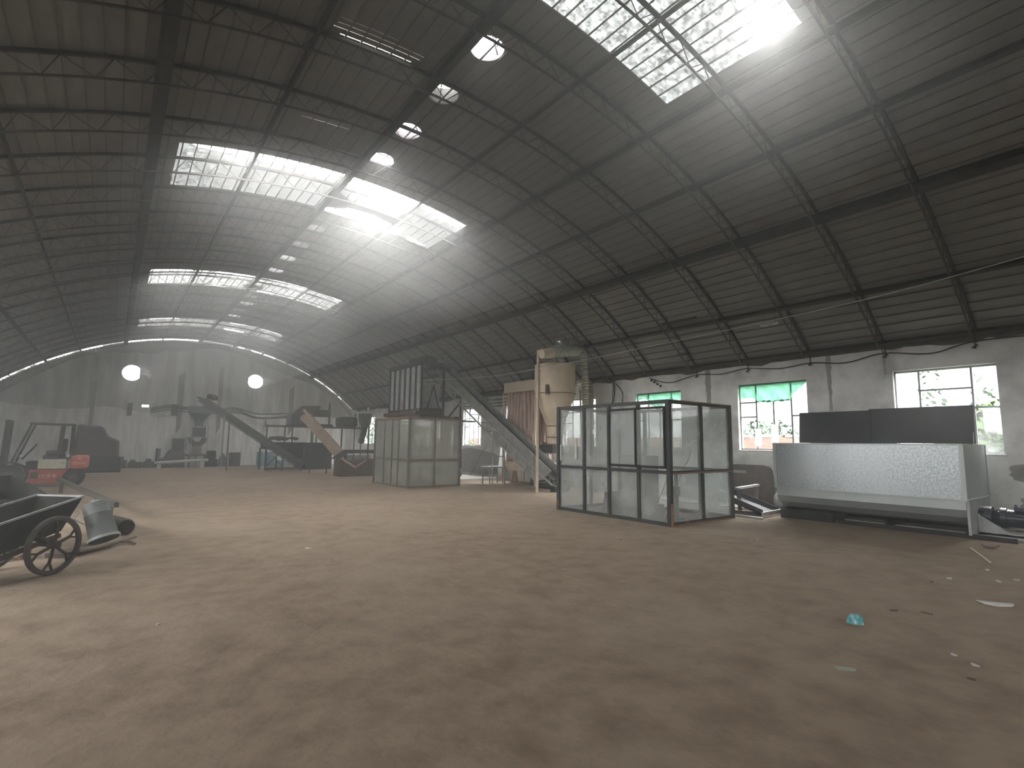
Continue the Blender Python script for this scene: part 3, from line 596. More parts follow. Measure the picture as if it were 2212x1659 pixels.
q = MB(); q.bb((X0 + .05, Y0 - .02, .06), (X1 - .05, Y0 + .02, .68)); W(TK, q.build('end_plate', M_['galv3'], TK))
q = MB(); q.bar((X0 + .12, Y0 - .6, .04), (X0 + .12, Y1 - 1.2, .04), .07, .08); q.bar((X1 - .3, Y0 - .6, .04), (X1 - .3, Y1, .04), .07, .08)
for y in (Y0 + .05, Y0 + 1.3, Y1 - .6): q.bar((X0 + .12, y, .1), (X1 - .3, y, .1), .06, .1)
W(TK, q.build('skid_frame', M_['black'], TK))
q = MB(); q.bb((X0 + .08, Y1 - 1.15, 0), (X0 + .9, Y1 - .05, .2)); W(TK, q.build('support_block', M_['black'], TK, bevel=.01))
q = MB(); q.prism([(X1 - .04, 1.71), (X1 - .02, 1.71), (X1 + .06, 2.50), (X1 + .04, 2.50)], 1, Y0 + .12, Y0 + 2.0); q.prism([(X1 - .06, 1.71), (X1 - .04, 1.71), (X1 + .04, 2.47), (X1 + .02, 2.47)], 1, Y0 + 1.96, Y1 + .12); W(TK, q.build('lid', M_['blacksheet'], TK))
q = MB(); q.bar((X1 - .05, Y0 + .15, 1.69), (X1 + .0, Y0 + .15, 1.95), .012, .03); q.bar((X1 - .05, Y0 + .6, 1.695), (X1 - .05, Y0 + 1.0, 1.695), .02, .02)
W(TK, q.build('hinge', M_['white_metal'], TK))
# drive motor on the end of the tank
MT = thing('drive_motor', 'dark gear motor with yellow plate on the right end of the silver tank', 'motor', (13.05, 2.5, 0)); ax, az = 13.05, .36
def ym(y0, y1, r, n=24, r2=None): q_.tube((ax, y0, az), (ax, y1, az), r, n, r2)
q_ = MB(); ym(2.592, 2.42, .19); ym(2.42, 2.30, .13, r2=.17); ym(2.30, 2.22, .185)
for k in range(8): a = k * PI / 4; q_.tube((ax + .155 * math.cos(a), 2.2, az + .155 * math.sin(a)), (ax + .155 * math.cos(a), 2.33, az + .155 * math.sin(a)), .014, 6)
W(MT, q_.build('flange', M_['motor'], MT, smooth=True))
q_ = MB(); ym(2.22, 1.86, .16); ym(1.98, 1.93, .19); q_.box((ax, 2.04, az + .17), (.14, .16, .08)); q_.tube((ax, 2.1, az + .1), (ax, 2.1, az + .25), .02, 8); W(MT, q_.build('gearbox', M_['motor'], MT, smooth=True))
q_ = MB(); ym(1.86, 1.22, .155)
for k in range(28):
    a = 2 * PI * k / 28; q_.bar((ax + .165 * math.cos(a), 1.84, az + .165 * math.sin(a)), (ax + .165 * math.cos(a), 1.3, az + .165 * math.sin(a)), .008, .03, up=(math.cos(a), 0, math.sin(a)))
W(MT, q_.build('motor_body', M_['motor'], MT, smooth=True))
q_ = MB(); ym(1.30, 1.14, .185); q_.box((ax - .05, 1.6, az + .2), (.16, .2, .09)); W(MT, q_.build('fan_cover', M_['motor'], MT, smooth=True, bevel=.01))
q_ = MB(); q_.box((ax - .185, 1.68, az + .02), (.008, .13, .06)); W(MT, q_.build('rating_plate', M_['yellow'], MT))
q_ = MB(); q_.prism([(2.592, .1), (2.592, .42), (2.16, .11), (1.3, .11), (1.3, 0.0), (2.592, 0.0)], 0, ax - .24, ax - .225); q_.prism([(2.592, .1), (2.592, .42), (2.16, .11), (1.3, .11), (1.3, 0.0), (2.592, 0.0)], 0, ax + .225, ax + .24)
q_.bb((ax - .24, 1.25, .05), (ax + .24, 2.592, .09)); q_.bb((ax - .1, 1.35, .08), (ax + .1, 1.8, .2)); W(MT, q_.build('bracket', M_['galv3'], MT))
cable('motor_cable', 'black motor cable hanging under the gear motor', [(ax - .30, 1.75, .2), (ax - .31, 1.6, .08), (ax - .3, 1.3, .05), (ax - .1, 1.0, .06), (ax + .3, .7, .06)], .012, M_['black'])
# scrap between booth and tank
SC = thing('feed_chute', 'black sloping feed chute with raised frame, between the nearer booth and the silver tank', 'chute', (12.2, 6.6, 0))
def slope(y): return .50 - (8.3 - y) * .23
q = MB(); q.prism([(6.28, .05), (8.2, .62), (8.2, .58), (6.28, .01)], 0, 12.15, 12.9)
for x in (12.15, 12.89): q.prism([(6.28, .01), (8.2, .58), (8.2, .76), (6.28, .14)], 0, x, x + .012)
W(SC, q.build('trough', M_['blacksheet'], SC))
q = MB(); q.bar((11.9, 6.16, .07), (13.0, 6.2, .08), .05, .09); W(SC, q.build('front_bar', M_['galv3'], SC))
for x, dx in ((12.35, .22), (13.1, .35)): q = MB(); q.bar((x, 6.95, .06), (x + dx, 7.1, .55), .09, .07); W(SC, q.build('frame_leg', M_['steel_thin'], SC))
q = MB(); q.bar((12.5, 7.1, .56), (13.52, 7.1, .60), .10, .05); W(SC, q.build('top_bar', M_['galv3'], SC))
q = MB(); q.bb((12.4, 7.75, .55), (13.25, 8.5, .84)); W(SC, q.build('hopper_box', M_['blacksheet'], SC))
q = MB(); q.sphere((12.85, 8.0, .93), .2, 2, (1.7, 1.4, .35), .03); tag(q.build('crumpled_sheet', M_['paper']), 'crumpled pale paper lying on the black chute beside the booth', 'paper')
q = MB(); c = [(6.95, .06), (8.7, .06), (8.7, 1.10), (7.25, 1.10), (7.08, 1.06), (7.0, .97), (6.97, .8)]; q.prism(c, 0, 14.08, 14.12); tag(q.build('brown_board', M_['brown']), 'brown round cornered board leaning on the right wall behind the black chute', 'board')
q = MB(); q.bb((14.05, 7.7, .86), (14.07, 8.25, .94)); tag(q.build('metal_strip', M_['galv3']), 'short grey metal strip in front of the brown board', 'strip')
q = MB(); q.bar((11.55, 5.98, .02), (11.7, 7.9, .02), .04, .04); tag(q.build('thin_pipe', M_['galv3']), 'thin pale pipe lying on the floor from the booth to the chute', 'pipe')
q = MB(); q.sphere((13.9, 6.7, .22), .2, 2, (.6, 1, 1), .02); tag(q.build('pale_stone', M_['paper']), 'pale rounded lump at the wall foot beside the left end of the silver tank', 'rubble')
# long conveyor
CV = thing('inclined_conveyor', 'long grey inclined conveyor rising from behind the nearer booth to the corrugated hopper', 'conveyor', (12.15, 13.3, 0))
pA, pB = Vector((0, 13.35, .12)), Vector((0, 21.67, 4.92)); dd = (pB - pA).normalized(); nn = Vector((0, -dd.z, dd.y))
def CP(t_, x, off): v = pA + (pB - pA) * t_ + nn * off; v.x = x; return v
q = MB()
for x in (11.98, 12.50): q.bar(CP(.05, x, .25), CP(1, x, .25), .42, .02, up=(1, 0, 0)) if 0 else q.prism([tuple(CP(.06, 0, .05))[1:], tuple(CP(1, 0, .05))[1:], tuple(CP(1, 0, .45))[1:], tuple(CP(.04, 0, .45))[1:]], 0, x - .01, x + .01)
W(CV, q.build('side_plate', M_['belt'], CV))
q = MB(); q.bar(CP(.03, 12.24, .2), CP(1, 12.24, .2), .50, .03, up=(1, 0, 0)) if 0 else q.prism([tuple(CP(.02, 0, .16))[1:], tuple(CP(1, 0, .16))[1:], tuple(CP(1, 0, .2))[1:], tuple(CP(.02, 0, .2))[1:]], 0, 12.0, 12.48); W(CV, q.build('belt', M_['black'], CV))
q = MB()
for x in (11.95, 12.53):
    q.bar(CP(0, x, .06), CP(1, x, .06), .05, .05); q.bar(CP(.08, x, -.30), CP(.94, x, -.30), .05, .045)
W(CV, q.build('frame_rail', M_['rail'], CV))
for k in range(12):
    q = MB(); t_ = .085 + k * .076
    for x in (11.95, 12.53): q.bar(CP(t_, x, -.30), CP(t_ + .012, x, .06), .03, .03)
    q.bar(CP(t_, 11.95, -.3), CP(t_, 12.53, -.3), .03, .03); W(CV, q.build('rung', M_['rail'], CV))
q = MB(); q.prism([tuple(CP(.09, 0, -.28))[1:], tuple(CP(.42, 0, -.28))[1:], tuple(CP(.42, 0, .05))[1:], tuple(CP(.05, 0, .05))[1:]], 0, 11.97, 11.98); W(CV, q.build('guard_plate', M_['belt'], CV))
q = MB(); q.tube(CP(-.005, 11.9, .02), CP(-.005, 12.58, .02), .11, 16); q.bb((11.86, 13.2, 0), (12.0, 13.4, .1)); W(CV, q.build('tail_roller', M_['black'], CV))
q = MB(); q.tube((11.92, 16.86, 0), (11.95, 16.92, 2.3), .028, 8); q.tube((12.5, 16.86, 0), (12.5, 16.92, 2.3), .028, 8); q.tube((11.92, 16.86, 1.1), (12.5, 16.86, 1.1), .02, 6); W(CV, q.build('support_leg', M_['rail'], CV))
q = MB(); q.tube((12.0, 21.4, 5.13), (12.4, 21.4, 5.13), .12, 14); q.box((12.15, 21.2, 5.08), (.4, .4, .16)); W(CV, q.build('head_motor', M_['black'], CV))
# little steel table under the conveyor
ST = thing('steel_table', 'small steel table standing under the long conveyor', 'table', (12.4, 17.3, 0))
q = MB(); q.bb((11.85, 17.02, .64), (12.70, 17.6, .70)); W(ST, q.build('table_top', M_['galv3'], ST, bevel=.006))
for x, y in ((11.93, 17.55), (12.66, 17.55), (11.93, 17.06), (12.66, 17.06)): q = MB(); q.bar((x, y, 0), (x, y, .64), .045, .045); W(ST, q.build('leg', M_['galv3'], ST))
q = MB(); q.bb((12.85, 18.2, .10), (13.45, 18.24, 1.35)) if 0 else q.prism([(13.3, 0), (13.85, 0), (13.8, 1.45), (13.5, 1.5)], 1, 18.5, 18.54); tag(q.build('grey_panel', M_['galv3']), 'grey sheet panel standing behind the small steel table', 'panel')
q = MB(); q.box((12.0, 19.6, .32), (.3, .04, .42), M=Matrix.Rotation(.5, 4, 'X')); tag(q.build('leaning_board', M_['galv3']), 'short pale board leaning left of the small steel table', 'board')
cable('guy_wire', 'thin slanting wire between wall and floor left of the conveyor leg', [(14.1, 20.5, 1.5), (12.9, 20.0, .15)], .01, M_['black'], 'wire')
q = MB(); q.lathe([(0, .02), (.13, 0), (.18, .05), (.1, .62), (.06, .7), (.0, .7)], 16, Matrix.Translation((13.55, 17.6, 0))); tag(q.build('cloth_sack', M_['bag'], smooth=True), 'brown cloth bag end hanging to the floor right of the small steel table', 'sack')
q = MB(); q.bb((13.3, 15.6, 0), (13.8, 16.2, .32)); tag(q.build('rusty_bin', M_['brown'], bevel=.01), 'low rusty brown bin under the lower conveyor end', 'bin')
# dust collector with cloth bags
DC = thing('dust_collector', 'dust collector with a beige header box and a row of brown cloth bags', 'filter', (12.9, 16.2, 0)); X0, X1, Y0, Y1 = 12.78, 13.9, 15.3, 17.35
q = MB(); q.bb((X0, Y0, 3.68), (X1, Y1, 4.1)); W(DC, q.build('header_box', M_['beige'], DC, bevel=.015))
q = MB(); q.bb((X0, Y0, .55), (X1, Y1, .9)); W(DC, q.build('lower_box', M_['beige'], DC, bevel=.015))
q = MB()
for x in (X0, X1):
    for y in (Y0, Y1): q.bar((x, y, 0), (x, y, 3.7), .05, .05)
W(DC, q.build('frame', M_['beige'], DC))
for r_ in range(2):
    for k in range(9):
        y = Y0 + .14 + k * .218; x = X0 + .16 + r_ * .6; q = MB()
        pr = [(.088 + .012 * math.sin(i * 1.9 + k * 2 + r_), .88 + 2.82 * i / 14) for i in range(15)]; pr[-1] = (.06, 3.7); q.lathe(pr, 12, Matrix.Translation((x, y, 0)))
        for v in q.bm.verts: v.co.x += .02 * math.sin(v.co.z * 2.3 + k); v.co.y += .015 * math.sin(v.co.z * 3.1 + k * 1.7)
        W(DC, q.build('filter_bag', M_['bag'], DC, smooth=True))
q = MB(); q.lathe([(0, 4.10), (.14, 4.10), (.14, 4.16), (.05, 4.2), (0, 4.2)], 20, Matrix.Translation((13.1, 15.75, 0))); q.box((13.1, 15.75, 4.25), (.12, .22, .14)); W(DC, q.build('valve', M_['black'], DC))
# beige cyclone tower
CY = thing('cyclone_separator', 'tall beige cyclone with a conical bottom behind the nearer booth', 'cyclone', (12.6, 13.9, 0)); cx, cy_ = 12.03, 13.35; T_ = Matrix.Translation((cx, cy_, 0))
q = MB(); q.lathe([(0, 4.38), (.705, 4.32), (.705, 3.33), (.705, 3.31), (.29, 2.22)], 48, T_); W(CY, q.build('body', M_['beige'], CY, smooth=True))
q = MB(); q.lathe([(.29, 2.23), (.305, 2.21), (.27, 1.84), (.255, 1.62), (0, 1.62)], 32, T_); W(CY, q.build('outlet_cone', M_['beige'], CY, smooth=True))
q = MB()
for z, r in ((3.32, .71), (2.22, .305), (1.84, .285)): q.lathe([(r - .01, z - .012), (r + .008, z - .012), (r + .008, z + .012), (r - .01, z + .012)], 40, T_)
W(CY, q.build('seam', M_['brown'], CY))
for a_, b_ in (((11.25, 13.36, 0), (11.27, 13.36, 4.78)), ((13.0, 13.0, 0), (12.95, 13.05, 3.5)), ((12.78, 14.04, 0), (12.6, 13.85, 3.5))):
    q = MB(); q.bar(a_, b_, .075, .06); W(CY, q.build('support_post', M_['beige'], CY))
q = MB(); q.bar((11.27, 13.36, 3.45), (11.45, 13.36, 3.45), .05, .05); q.bar((11.27, 13.36, 4.42), (12.0, 13.36, 4.42), .05, .04); W(CY, q.build('tie_bar', M_['beige'], CY))
q = MB(); q.bar((11.36, 13.0, 3.25), (11.36, 13.0, 3.58), .13, .04); W(CY, q.build('bracket', M_['brown'], CY))
q = MB(); q.path([(11.0, 12.87, 4.55), (11.44, 12.87, 4.64), (12.15, 12.87, 4.78)], [.16, .18, .19], 20); W(CY, q.build('inlet_pipe', M_['beige'], CY, smooth=True))
q = MB(); q.path([(11.44, 12.88, 4.64), (11.54, 12.87, 4.67), (12.3, 12.85, 4.82), (12.62, 12.85, 4.86)], [.195, .222, .215, .2], 20); W(CY, q.build('foil_wrap', M_['ductb'], CY, smooth=True))
def corr_path(pts, r, n=18, am=.014, sub=40):
    P = [Vector(p) for p in pts]; out = []; rs = []
    for i in range(len(P) - 1):
        p0 = P[max(i - 1, 0)]; p1 = P[i]; p2 = P[i + 1]; p3 = P[min(i + 2, len(P) - 1)]; s_ = max(3, int((p2 - p1).length / .045))
        for k in range(s_):
            u = k / s_; out.append(.5 * ((2 * p1) + (-p0 + p2) * u + (2 * p0 - 5 * p1 + 4 * p2 - p3) * u * u + (-p0 + 3 * p1 - 3 * p2 + p3) * u ** 3)); rs.append(r + (am if len(rs) % 2 else -am))
    return out, rs
q = MB(); a_, b_ = corr_path([(12.55, 12.83, 4.85), (12.76, 12.83, 4.87), (12.89, 12.82, 4.70), (12.93, 12.82, 4.2), (12.95, 12.80, 3.5), (12.93, 12.78, 2.4), (12.90, 12.75, 1.2), (12.86, 12.65, .1)], .12); q.path(a_, b_, 18)
W(CY, q.build('flexible_duct', M_['duct'], CY, smooth=True, label='crinkled silver flexible duct'))
q = MB(); a_, b_ = corr_path([(13.95, 14.2, 3.95), (13.86, 13.6, 3.92), (13.84, 13.45, 3.7), (13.84, 13.4, 3.0), (13.84, 13.4, .1)], .105); q.path(a_, b_, 16)
tag(q.build('flexible_duct', M_['duct'], smooth=True), 'crinkled flexible duct against the right wall, right of the beige cyclone', 'duct')
q = MB(); q.lathe([(.0, .42), (.12, .40), (.22, .3), (.26, .18), (.24, .06), (.14, 0)], 24, Matrix.Translation((11.98, 12.93, 4.86))); W(CY, q.build('plastic_dome', M_['dome'], CY, smooth=True, label='clear plastic dome'))
# rotary valve and dark machine under the cyclone
MC = thing('screening_machine', 'dark machine with pale shelf frame under the beige cyclone', 'machine', (13.0, 14.6, 0))
q = MB(); q.bb((12.75, 14.3, 1.28), (13.3, 15.0, 1.58)); W(MC, q.build('valve_box', M_['black'], MC, bevel=.02))
q = MB(); q.bb((12.72, 14.2, .55), (13.4, 15.1, .84)); q.bb((12.7, 14.25, .0), (13.35, 15.05, .55)); W(MC, q.build('base', M_['black'], MC, bevel=.02))
q = MB()
for x in (12.72, 13.0, 13.42):
    for y in (14.16, 15.12): q.bar((x, y, 0), (x, y, 1.28), .035, .035)
for z in (1.26, .42): q.bar((12.72, 14.16, z), (13.42, 14.16, z), .035, .035); q.bar((12.72, 15.12, z), (13.42, 15.12, z), .035, .035); q.bar((12.72, 14.16, z), (12.72, 15.12, z), .035, .035)
W(MC, q.build('frame', M_['rail'], MC))
q = MB(); q.prism([(12.75, 1.585), (13.3, 1.585), (13.2, 1.66), (12.8, 1.68)], 1, 14.35, 14.9); W(MC, q.build('lid', M_['brown'], MC))
# corrugated hopper tower
HT = thing('hopper_tower', 'corrugated sheet hopper on a raised steel frame above the farther booth', 'hopper', (10.75, 20.7, 0)); X0, X1, Y0, Y1, Z0_, Z1_ = 10.72, 11.84, 20.7, 24.0, 3.12, 5.16
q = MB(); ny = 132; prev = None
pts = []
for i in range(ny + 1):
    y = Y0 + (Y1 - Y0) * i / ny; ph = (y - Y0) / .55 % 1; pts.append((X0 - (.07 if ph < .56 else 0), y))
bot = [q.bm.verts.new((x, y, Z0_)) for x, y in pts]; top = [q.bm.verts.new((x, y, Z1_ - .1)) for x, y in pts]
for i in range(ny): q.bm.faces.new((bot[i], bot[i + 1], top[i + 1], top[i])).material_index = int(pts[i][1] and pts[i][0] > X0 - .03)  # darker valleys: shade between the ribs put into the colour
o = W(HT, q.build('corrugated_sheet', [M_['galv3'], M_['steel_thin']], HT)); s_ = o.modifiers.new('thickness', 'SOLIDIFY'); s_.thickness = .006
q = MB(); q.bar((X0 - .03, Y0, Z1_ - .03), (X0 - .03, Y1, Z1_ - .03), .1, .2); q.bar((X0 - .02, Y0, Z0_), (X0 - .02, Y1, Z0_), .06, .12)
for y in (Y0 + .02, Y1): q.bar((X0, y, .0), (X0, y, Z1_), .09, .09)
for y in (Y0 + .02, Y1): q.bar((X1, y, .0), (X1, y, Z1_), .09, .09)
for z in (Z0_ - .05, Z1_ - .03): q.bar((X0, Y0, z), (X1, Y0, z), .09, .16); q.bar((X0, Y1, z), (X1, Y1, z), .09, .16); q.bar((X1, Y0, z), (X1, Y1, z), .09, .16)
q.bar((X0 + .1, Y0, 2.4), (X0 + .6, Y0, 4.2), .06, .06); q.bar((X0 + .6, Y0, 4.2), (X1, Y0, 2.4), .06, .06); q.bar((X1, Y0, 2.45), (X1 + .85, Y0 - .05, 3.45), .06, .06); q.bar((X1 + .95, Y0 - .08, 0), (X1 + .85, Y0 - .08, 3.75), .07, .07)
W(HT, q.build('frame', M_['steel'], HT))
q = MB(); q.bb((X0 + .05, Y0 + .3, Z0_), (X1 - .05, Y0 + .33, 4.3)); q.bb((X0 + .05, Y1 - .1, Z0_), (X1 - .05, Y1 - .07, 4.9)); W(HT, q.build('back_sheet', M_['galv3'], HT))
q = MB(); q.bb((X0 - .3, Y0 - .1, Z0_ - .28), (X1, Y1, Z0_ - .12)); W(HT, q.build('platform', M_['brown'], HT))
q = MB(); q.bb((X0 + .15, Y0 + .3, Z1_), (X0 + .95, Y0 + 1.7, Z1_ + .34)); q.tube((X0 + .5, Y0 + .2, Z1_ + .2), (X0 + .5, Y0 + 1.2, Z1_ + .2), .2, 14); W(HT, q.build('head_box', M_['black'], HT, bevel=.03))
q = MB()
for k in range(14): q.sphere((X0 - .1 + random.random() * 2.0, 20.25 + random.random() * .2, 2.70 + random.random() * .05), .10 + .08 * random.random(), 1, (1.6, 1, .5), .02)
q.bar((9.0, 20.3, 2.6), (13.2, 20.3, 2.6), .5, .06); tag(q.build('rag_heap', M_['blacksheet']), 'dark heap of rags and planks on beams under the corrugated hopper', 'rags', kind='stuff')
# cables, wire and lamp
cable('steel_wire', 'long pale wire slung across the hall in front of the beige cyclone', [(12.5, 1.4, 5.0), (12.4, 3.77, 4.73), (12.0, 6.56, 4.5), (11.2, 10.7, 4.17), (10.9, 13.7, 4.05), (10.75, 16.3, 4.07), (10.72, 20.6, 4.35)], .011, M_['white_metal'], 'wire')
cable('steel_wire', 'faint pale wire running from the corrugated hopper to the far wall', [(10.66, 24.1, 4.6), (9.9, 28, 4.95), (9.6, 33, 5.2), (9.3, 38.3, 5.4)], .012, M_['rail'], 'wire')
cable('wall_cable', 'dark cable sagging between brackets along the top of the right wall', [(14.15, .8, 3.8), (14.15, 2.6, 3.84), (14.16, 3.4, 3.68), (14.15, 4.3, 3.80), (14.16, 5.1, 3.67), (14.15, 5.9, 3.76), (14.16, 6.7, 3.70), (14.15, 7.6, 3.8), (14.16, 8.4, 3.72), (14.15, 9.2, 3.78), (14.16, 10.2, 3.62), (14.15, 11, 3.84)], .014, M_['black'])
def hang(name, label, pts, r): cable(name, label, pts, r, M_['black'])
hang('hanging_cable', 'thick black cable arching over the wall top right of the second duct', [(14.05, 13.9, 3.85), (14.0, 13.1, 4.0), (14.0, 12.6, 3.95), (14.02, 12.4, 3.5), (14.05, 12.7, 2.9), (14.05, 13.3, 2.4)], .022)
hang('hanging_cable', 'black cable loop bulging right above the left half of the nearer booth', [(14.12, 13.1, 3.85), (13.98, 12.8, 3.92), (13.94, 12.4, 3.8), (13.96, 12.0, 3.4), (13.96, 12.1, 2.7), (14.05, 12.3, 2.3)], .018)
hang('hanging_cable', 'thin black cable dropping straight beside the two cable loops', [(14.12, 12.55, 3.95), (14.12, 12.6, 3.4), (14.05, 12.55, 2.6)], .01)
for z, lb in ((3.75, 'topmost'), (3.6, 'middle'), (3.45, 'lowest')): hang('wall_cable', lb + ' of the three black cables along the wall left of the dust collector', [(14.1, 17.4, z), (14.05, 19.5, z - .12), (14.1, 22.5, z + .02)], .022)
TL = thing('tube_lamp', 'short white tube lamp hanging under the roof above the window left of the tank', 'lamp', (12.9, 6.3, 4.66)); q = MB(); q.box((0, 0, 0), (.07, .46, .035)); q.build('housing', M_['white_metal'], TL); q = MB(); q.tube((0, -.22, -.03), (0, .22, -.03), .014, 8); q.build('tube', M_['paper'], TL)
q = MB(); q.path([(0, -.15, .02), (0, -.15, .36)], .004, 5); q.path([(0, .15, .02), (0, .15, .36)], .004, 5); q.build('hanger', M_['steel'], TL)
for (a1, y1, y2, nm) in ((27.2, 7.5, 9.3, 'long dark rod fixed between two roof trusses, above the thick purlin'), (34.9, 8.0, 9.1, 'short dark rod lying along the low purlin above the booth'), (40.0, 8.9, 9.3, 'short dark stub bracket low on the roof above the nearer booth')):
    q = MB(); q.bar(AP(a1, y1, RR - .36), AP(a1, y2, RR - .36), .05, .05); tag(q.build('angle_iron', M_['steel']), nm, 'bracket')
BR = thing('insulator_string', 'dangling dark leaf shaped insulators at the wall top above the nearer booth', 'insulators', (14.13, 10.9, 3.7))
for k in range(4): q = MB(); q.sphere((0, -.12 * k, .05 - .07 * k), .05, 1, (.5, 1, .8)); q.build('insulator', M_['black'], BR)
q = MB(); q.path([(0, .05, .12), (0, -.12, .05), (0, -.4, -.18)], .006, 5); q.build('cord', M_['black'], BR)
for k, (y, lb) in enumerate(((5.9, 'right end of the green curtained window'), (4.25, 'above the left edge of the nearest window'), (7.57, 'left end of the green curtained window'), (9.2, 'above the right end of the nearer booth'), (2.66, 'above the nearest window'))):
    q = MB(); q.bar((14.14, y, 3.98), (14.14, y, 3.68), .02, .02); q.bar((14.14, y - .04, 3.76), (14.14, y + .05, 3.70), .03, .03); tag(q.build('wall_bracket', M_['steel']), 'small iron bracket holding the wall cable, ' + lb, 'bracket', 'brackets holding the wall cable')
# litter on the floor
def chip(name, label, x, y, sx, sy, m, h=.006, rz=0, cat='litter', jag=.3, curl=0.0):
    q = MB(); n = 9; ring = []
    for k in range(n):
        t = 2 * PI * k / n; s_ = 1 + random.uniform(-jag, jag); ring.append((sx / 2 * math.cos(t) * s_, sy / 2 * math.sin(t) * s_))
    q.prism(ring, 2, .001, h)
    for v in q.bm.verts: v.co.z += curl * (v.co.x / sx) ** 2 * 4 * random.uniform(.4, 1)
    o = q.build(name, m); o.location = (x, y, 0); o.rotation_euler = (0, 0, rz); return tag(o, label, cat)
q = MB(); q.lathe([(.0, .085), (.035, .08), (.06, .05), (.072, .0), (0, 0)], 14)
for v in q.bm.verts: v.co.y *= .6; v.co += Vector([random.uniform(-.006, .006) for _ in range(2)] + [0])
o = q.build('crumpled_wrapper', M_['teal']); o.location = (5.55, 2.05, 0); o.rotation_euler = (0, 0, 2.2); tag(o, 'small crumpled teal wrapper on the floor at lower right', 'wrapper')
chip('plastic_scrap', 'faint greenish plastic scrap on the floor below the teal wrapper', 4.37, 1.69, .15, .07, M_['greenish'], rz=2.3)
chip('plastic_sheet', 'crinkled clear plastic scrap near the right edge of the floor', 7.42, 1.41, .34, .12, M_['paper'], h=.012, rz=2.2, curl=.02)
chip('plastic_scrap', 'tiny bright scrap right of the crinkled plastic', 7.55, 1.2, .05, .04, M_['paper'])
chip('bark_piece', 'curled dark bark piece on the floor below the drive motor', 11.47, 2.2, .22, .09, M_['brown'], h=.012, rz=-1.1, curl=.07)
q = MB(); q.bar((10.0, 1.93, .012), (11.15, 2.38, .02), .02, .015); tag(q.build('wooden_stick', M_['beige']), 'thin pale stick on the floor in front of the drive motor', 'stick')

for k, (x, y, s_, mt, lb) in enumerate([(5.35, 1.3, .05, 'paper', 'left of two small white flecks low at the right'), (5.23, 1.15, .06, 'paper', 'right of two small white flecks low at the right'), (8.39, 2.02, .06, 'paper', 'white fleck left of the dark spot below the motor'), (9.4, 1.85, .09, 'paper', 'white scraps in the dark spot below the motor'),
    (9.05, 4.8, .04, 'paper', 'tiny white fleck in front of the silver tank'), (8.73, 4.76, .03, 'paper', 'tinier white fleck in front of the silver tank, farther left'), (11.0, 5.78, .07, 'paper', 'white scraps beside the front bar of the chute'), (7.7, 8.5, .05, 'paper', 'white fleck on the floor left of the nearer booth'),
    (2.47, 8.27, .12, 'paper', 'white shreds on the open floor right of the hand cart'), (.44, 5.63, .05, 'paper', 'white shreds on the floor below the hand cart'), (8.0, 2.1, .08, 'brown', 'dark splinter left of the bright scraps'), (6.28, 1.97, .08, 'brown', 'dark splinter above the teal wrapper'),
    (6.45, 1.75, .08, 'brown', 'dark splinter right of the teal wrapper'), (4.9, 1.1, .05, 'brown', 'dark crumb left of the white flecks'), (9.0, 1.5, .05, 'paper', 'white fleck at the right edge below the motor'), (2.5, 7.3, .04, 'brown', 'small dark crumb on the open floor'), (7.0, 6.1, .05, 'brown', 'dark crumb in front of the nearer booth'),
    (8.7, 1.62, .09, 'paper', 'thin pale strip at the far right of the floor')]):
    chip('litter_scrap', lb, x, y, s_, s_ * .45, M_[mt], rz=random.uniform(0, 3), h=.01)
# ------------------------------------------------------------------ left side: hand cart, drum, scrap, forklift
M_['cart'] = mat('black_cart_sheet', (.014, .014, .014), (.028, .026, .024), scale=4, rough=.8, spec=.08)
M_['cart_red'] = mat('dark_red_cart_side', (.06, .032, .026), (.035, .026, .023), scale=4, rough=.7)
M_['tyre'] = mat('dusty_tyre', (.06, .053, .048), (.09, .08, .07), scale=12, rough=.9)
M_['drum'] = mat('grey_blue_drum', (.15, .16, .155), (.09, .098, .098), scale=3, rough=.6)
M_['log'] = mat('dark_olive_pipe', (.05, .045, .036), (.075, .07, .055), scale=7, rough=.9)
M_['wood'] = mat('grey_wood', (.22, .185, .15), (.13, .105, .085), scale=8, rough=.9)
M_['rubble'] = mat('pink_brick_rubble', (.38, .27, .22), (.24, .15, .12), scale=12, rough=.95)
M_['fred'] = mat('forklift_red', (.42, .07, .045), (.32, .06, .04), scale=4, rough=.5)
M_['fred2'] = mat('faded_orange_red', (.50, .13, .075), (.42, .11, .07), scale=4, rough=.6)
M_['cream'] = mat('cream_paint', (.6, .56, .44), (.5, .47, .38), scale=5, rough=.6)
M_['letter'] = mat('pale_lettering', (.72, .55, .5), rough=.7)
P = Vector((-.238, 8.75, .87)); a = Vector((.70, .714, 0)).normalized(); tilt = math.radians(12.5)
A3 = Vector((a.x * math.cos(tilt), a.y * math.cos(tilt), math.sin(tilt))); Nn = Vector((a.y, -a.x, 0)); U3 = Nn.cross(A3) * 1.0
if U3.z < 0: U3 = -U3
HC = thing('hand_cart', 'black two wheeled hand cart with big spoked wheels, tipped forward at the left edge', 'cart', (-.46, 8.36, 0))
def K(u, v, w_): return P - A3 * u - Nn * v + U3 * w_     # u back along the body, v across from the near side, w up from the rim
q = MB(); Lc, Wc, Dc = 1.55, .68, .36
rim = [K(0, 0, 0), K(Lc, 0, 0), K(Lc, Wc, 0), K(0, Wc, 0)]; bot = [K(.26, .08, -Dc), K(Lc - .15, .08, -Dc), K(Lc - .15, Wc - .08, -Dc), K(.26, Wc - .08, -Dc)]
R4 = [q.bm.verts.new(v) for v in rim]; B4 = [q.bm.verts.new(v) for v in bot]; q.bm.faces.new(B4)
for i in range(4): q.bm.faces.new((R4[i], R4[(i + 1) % 4], B4[(i + 1) % 4], B4[i]))
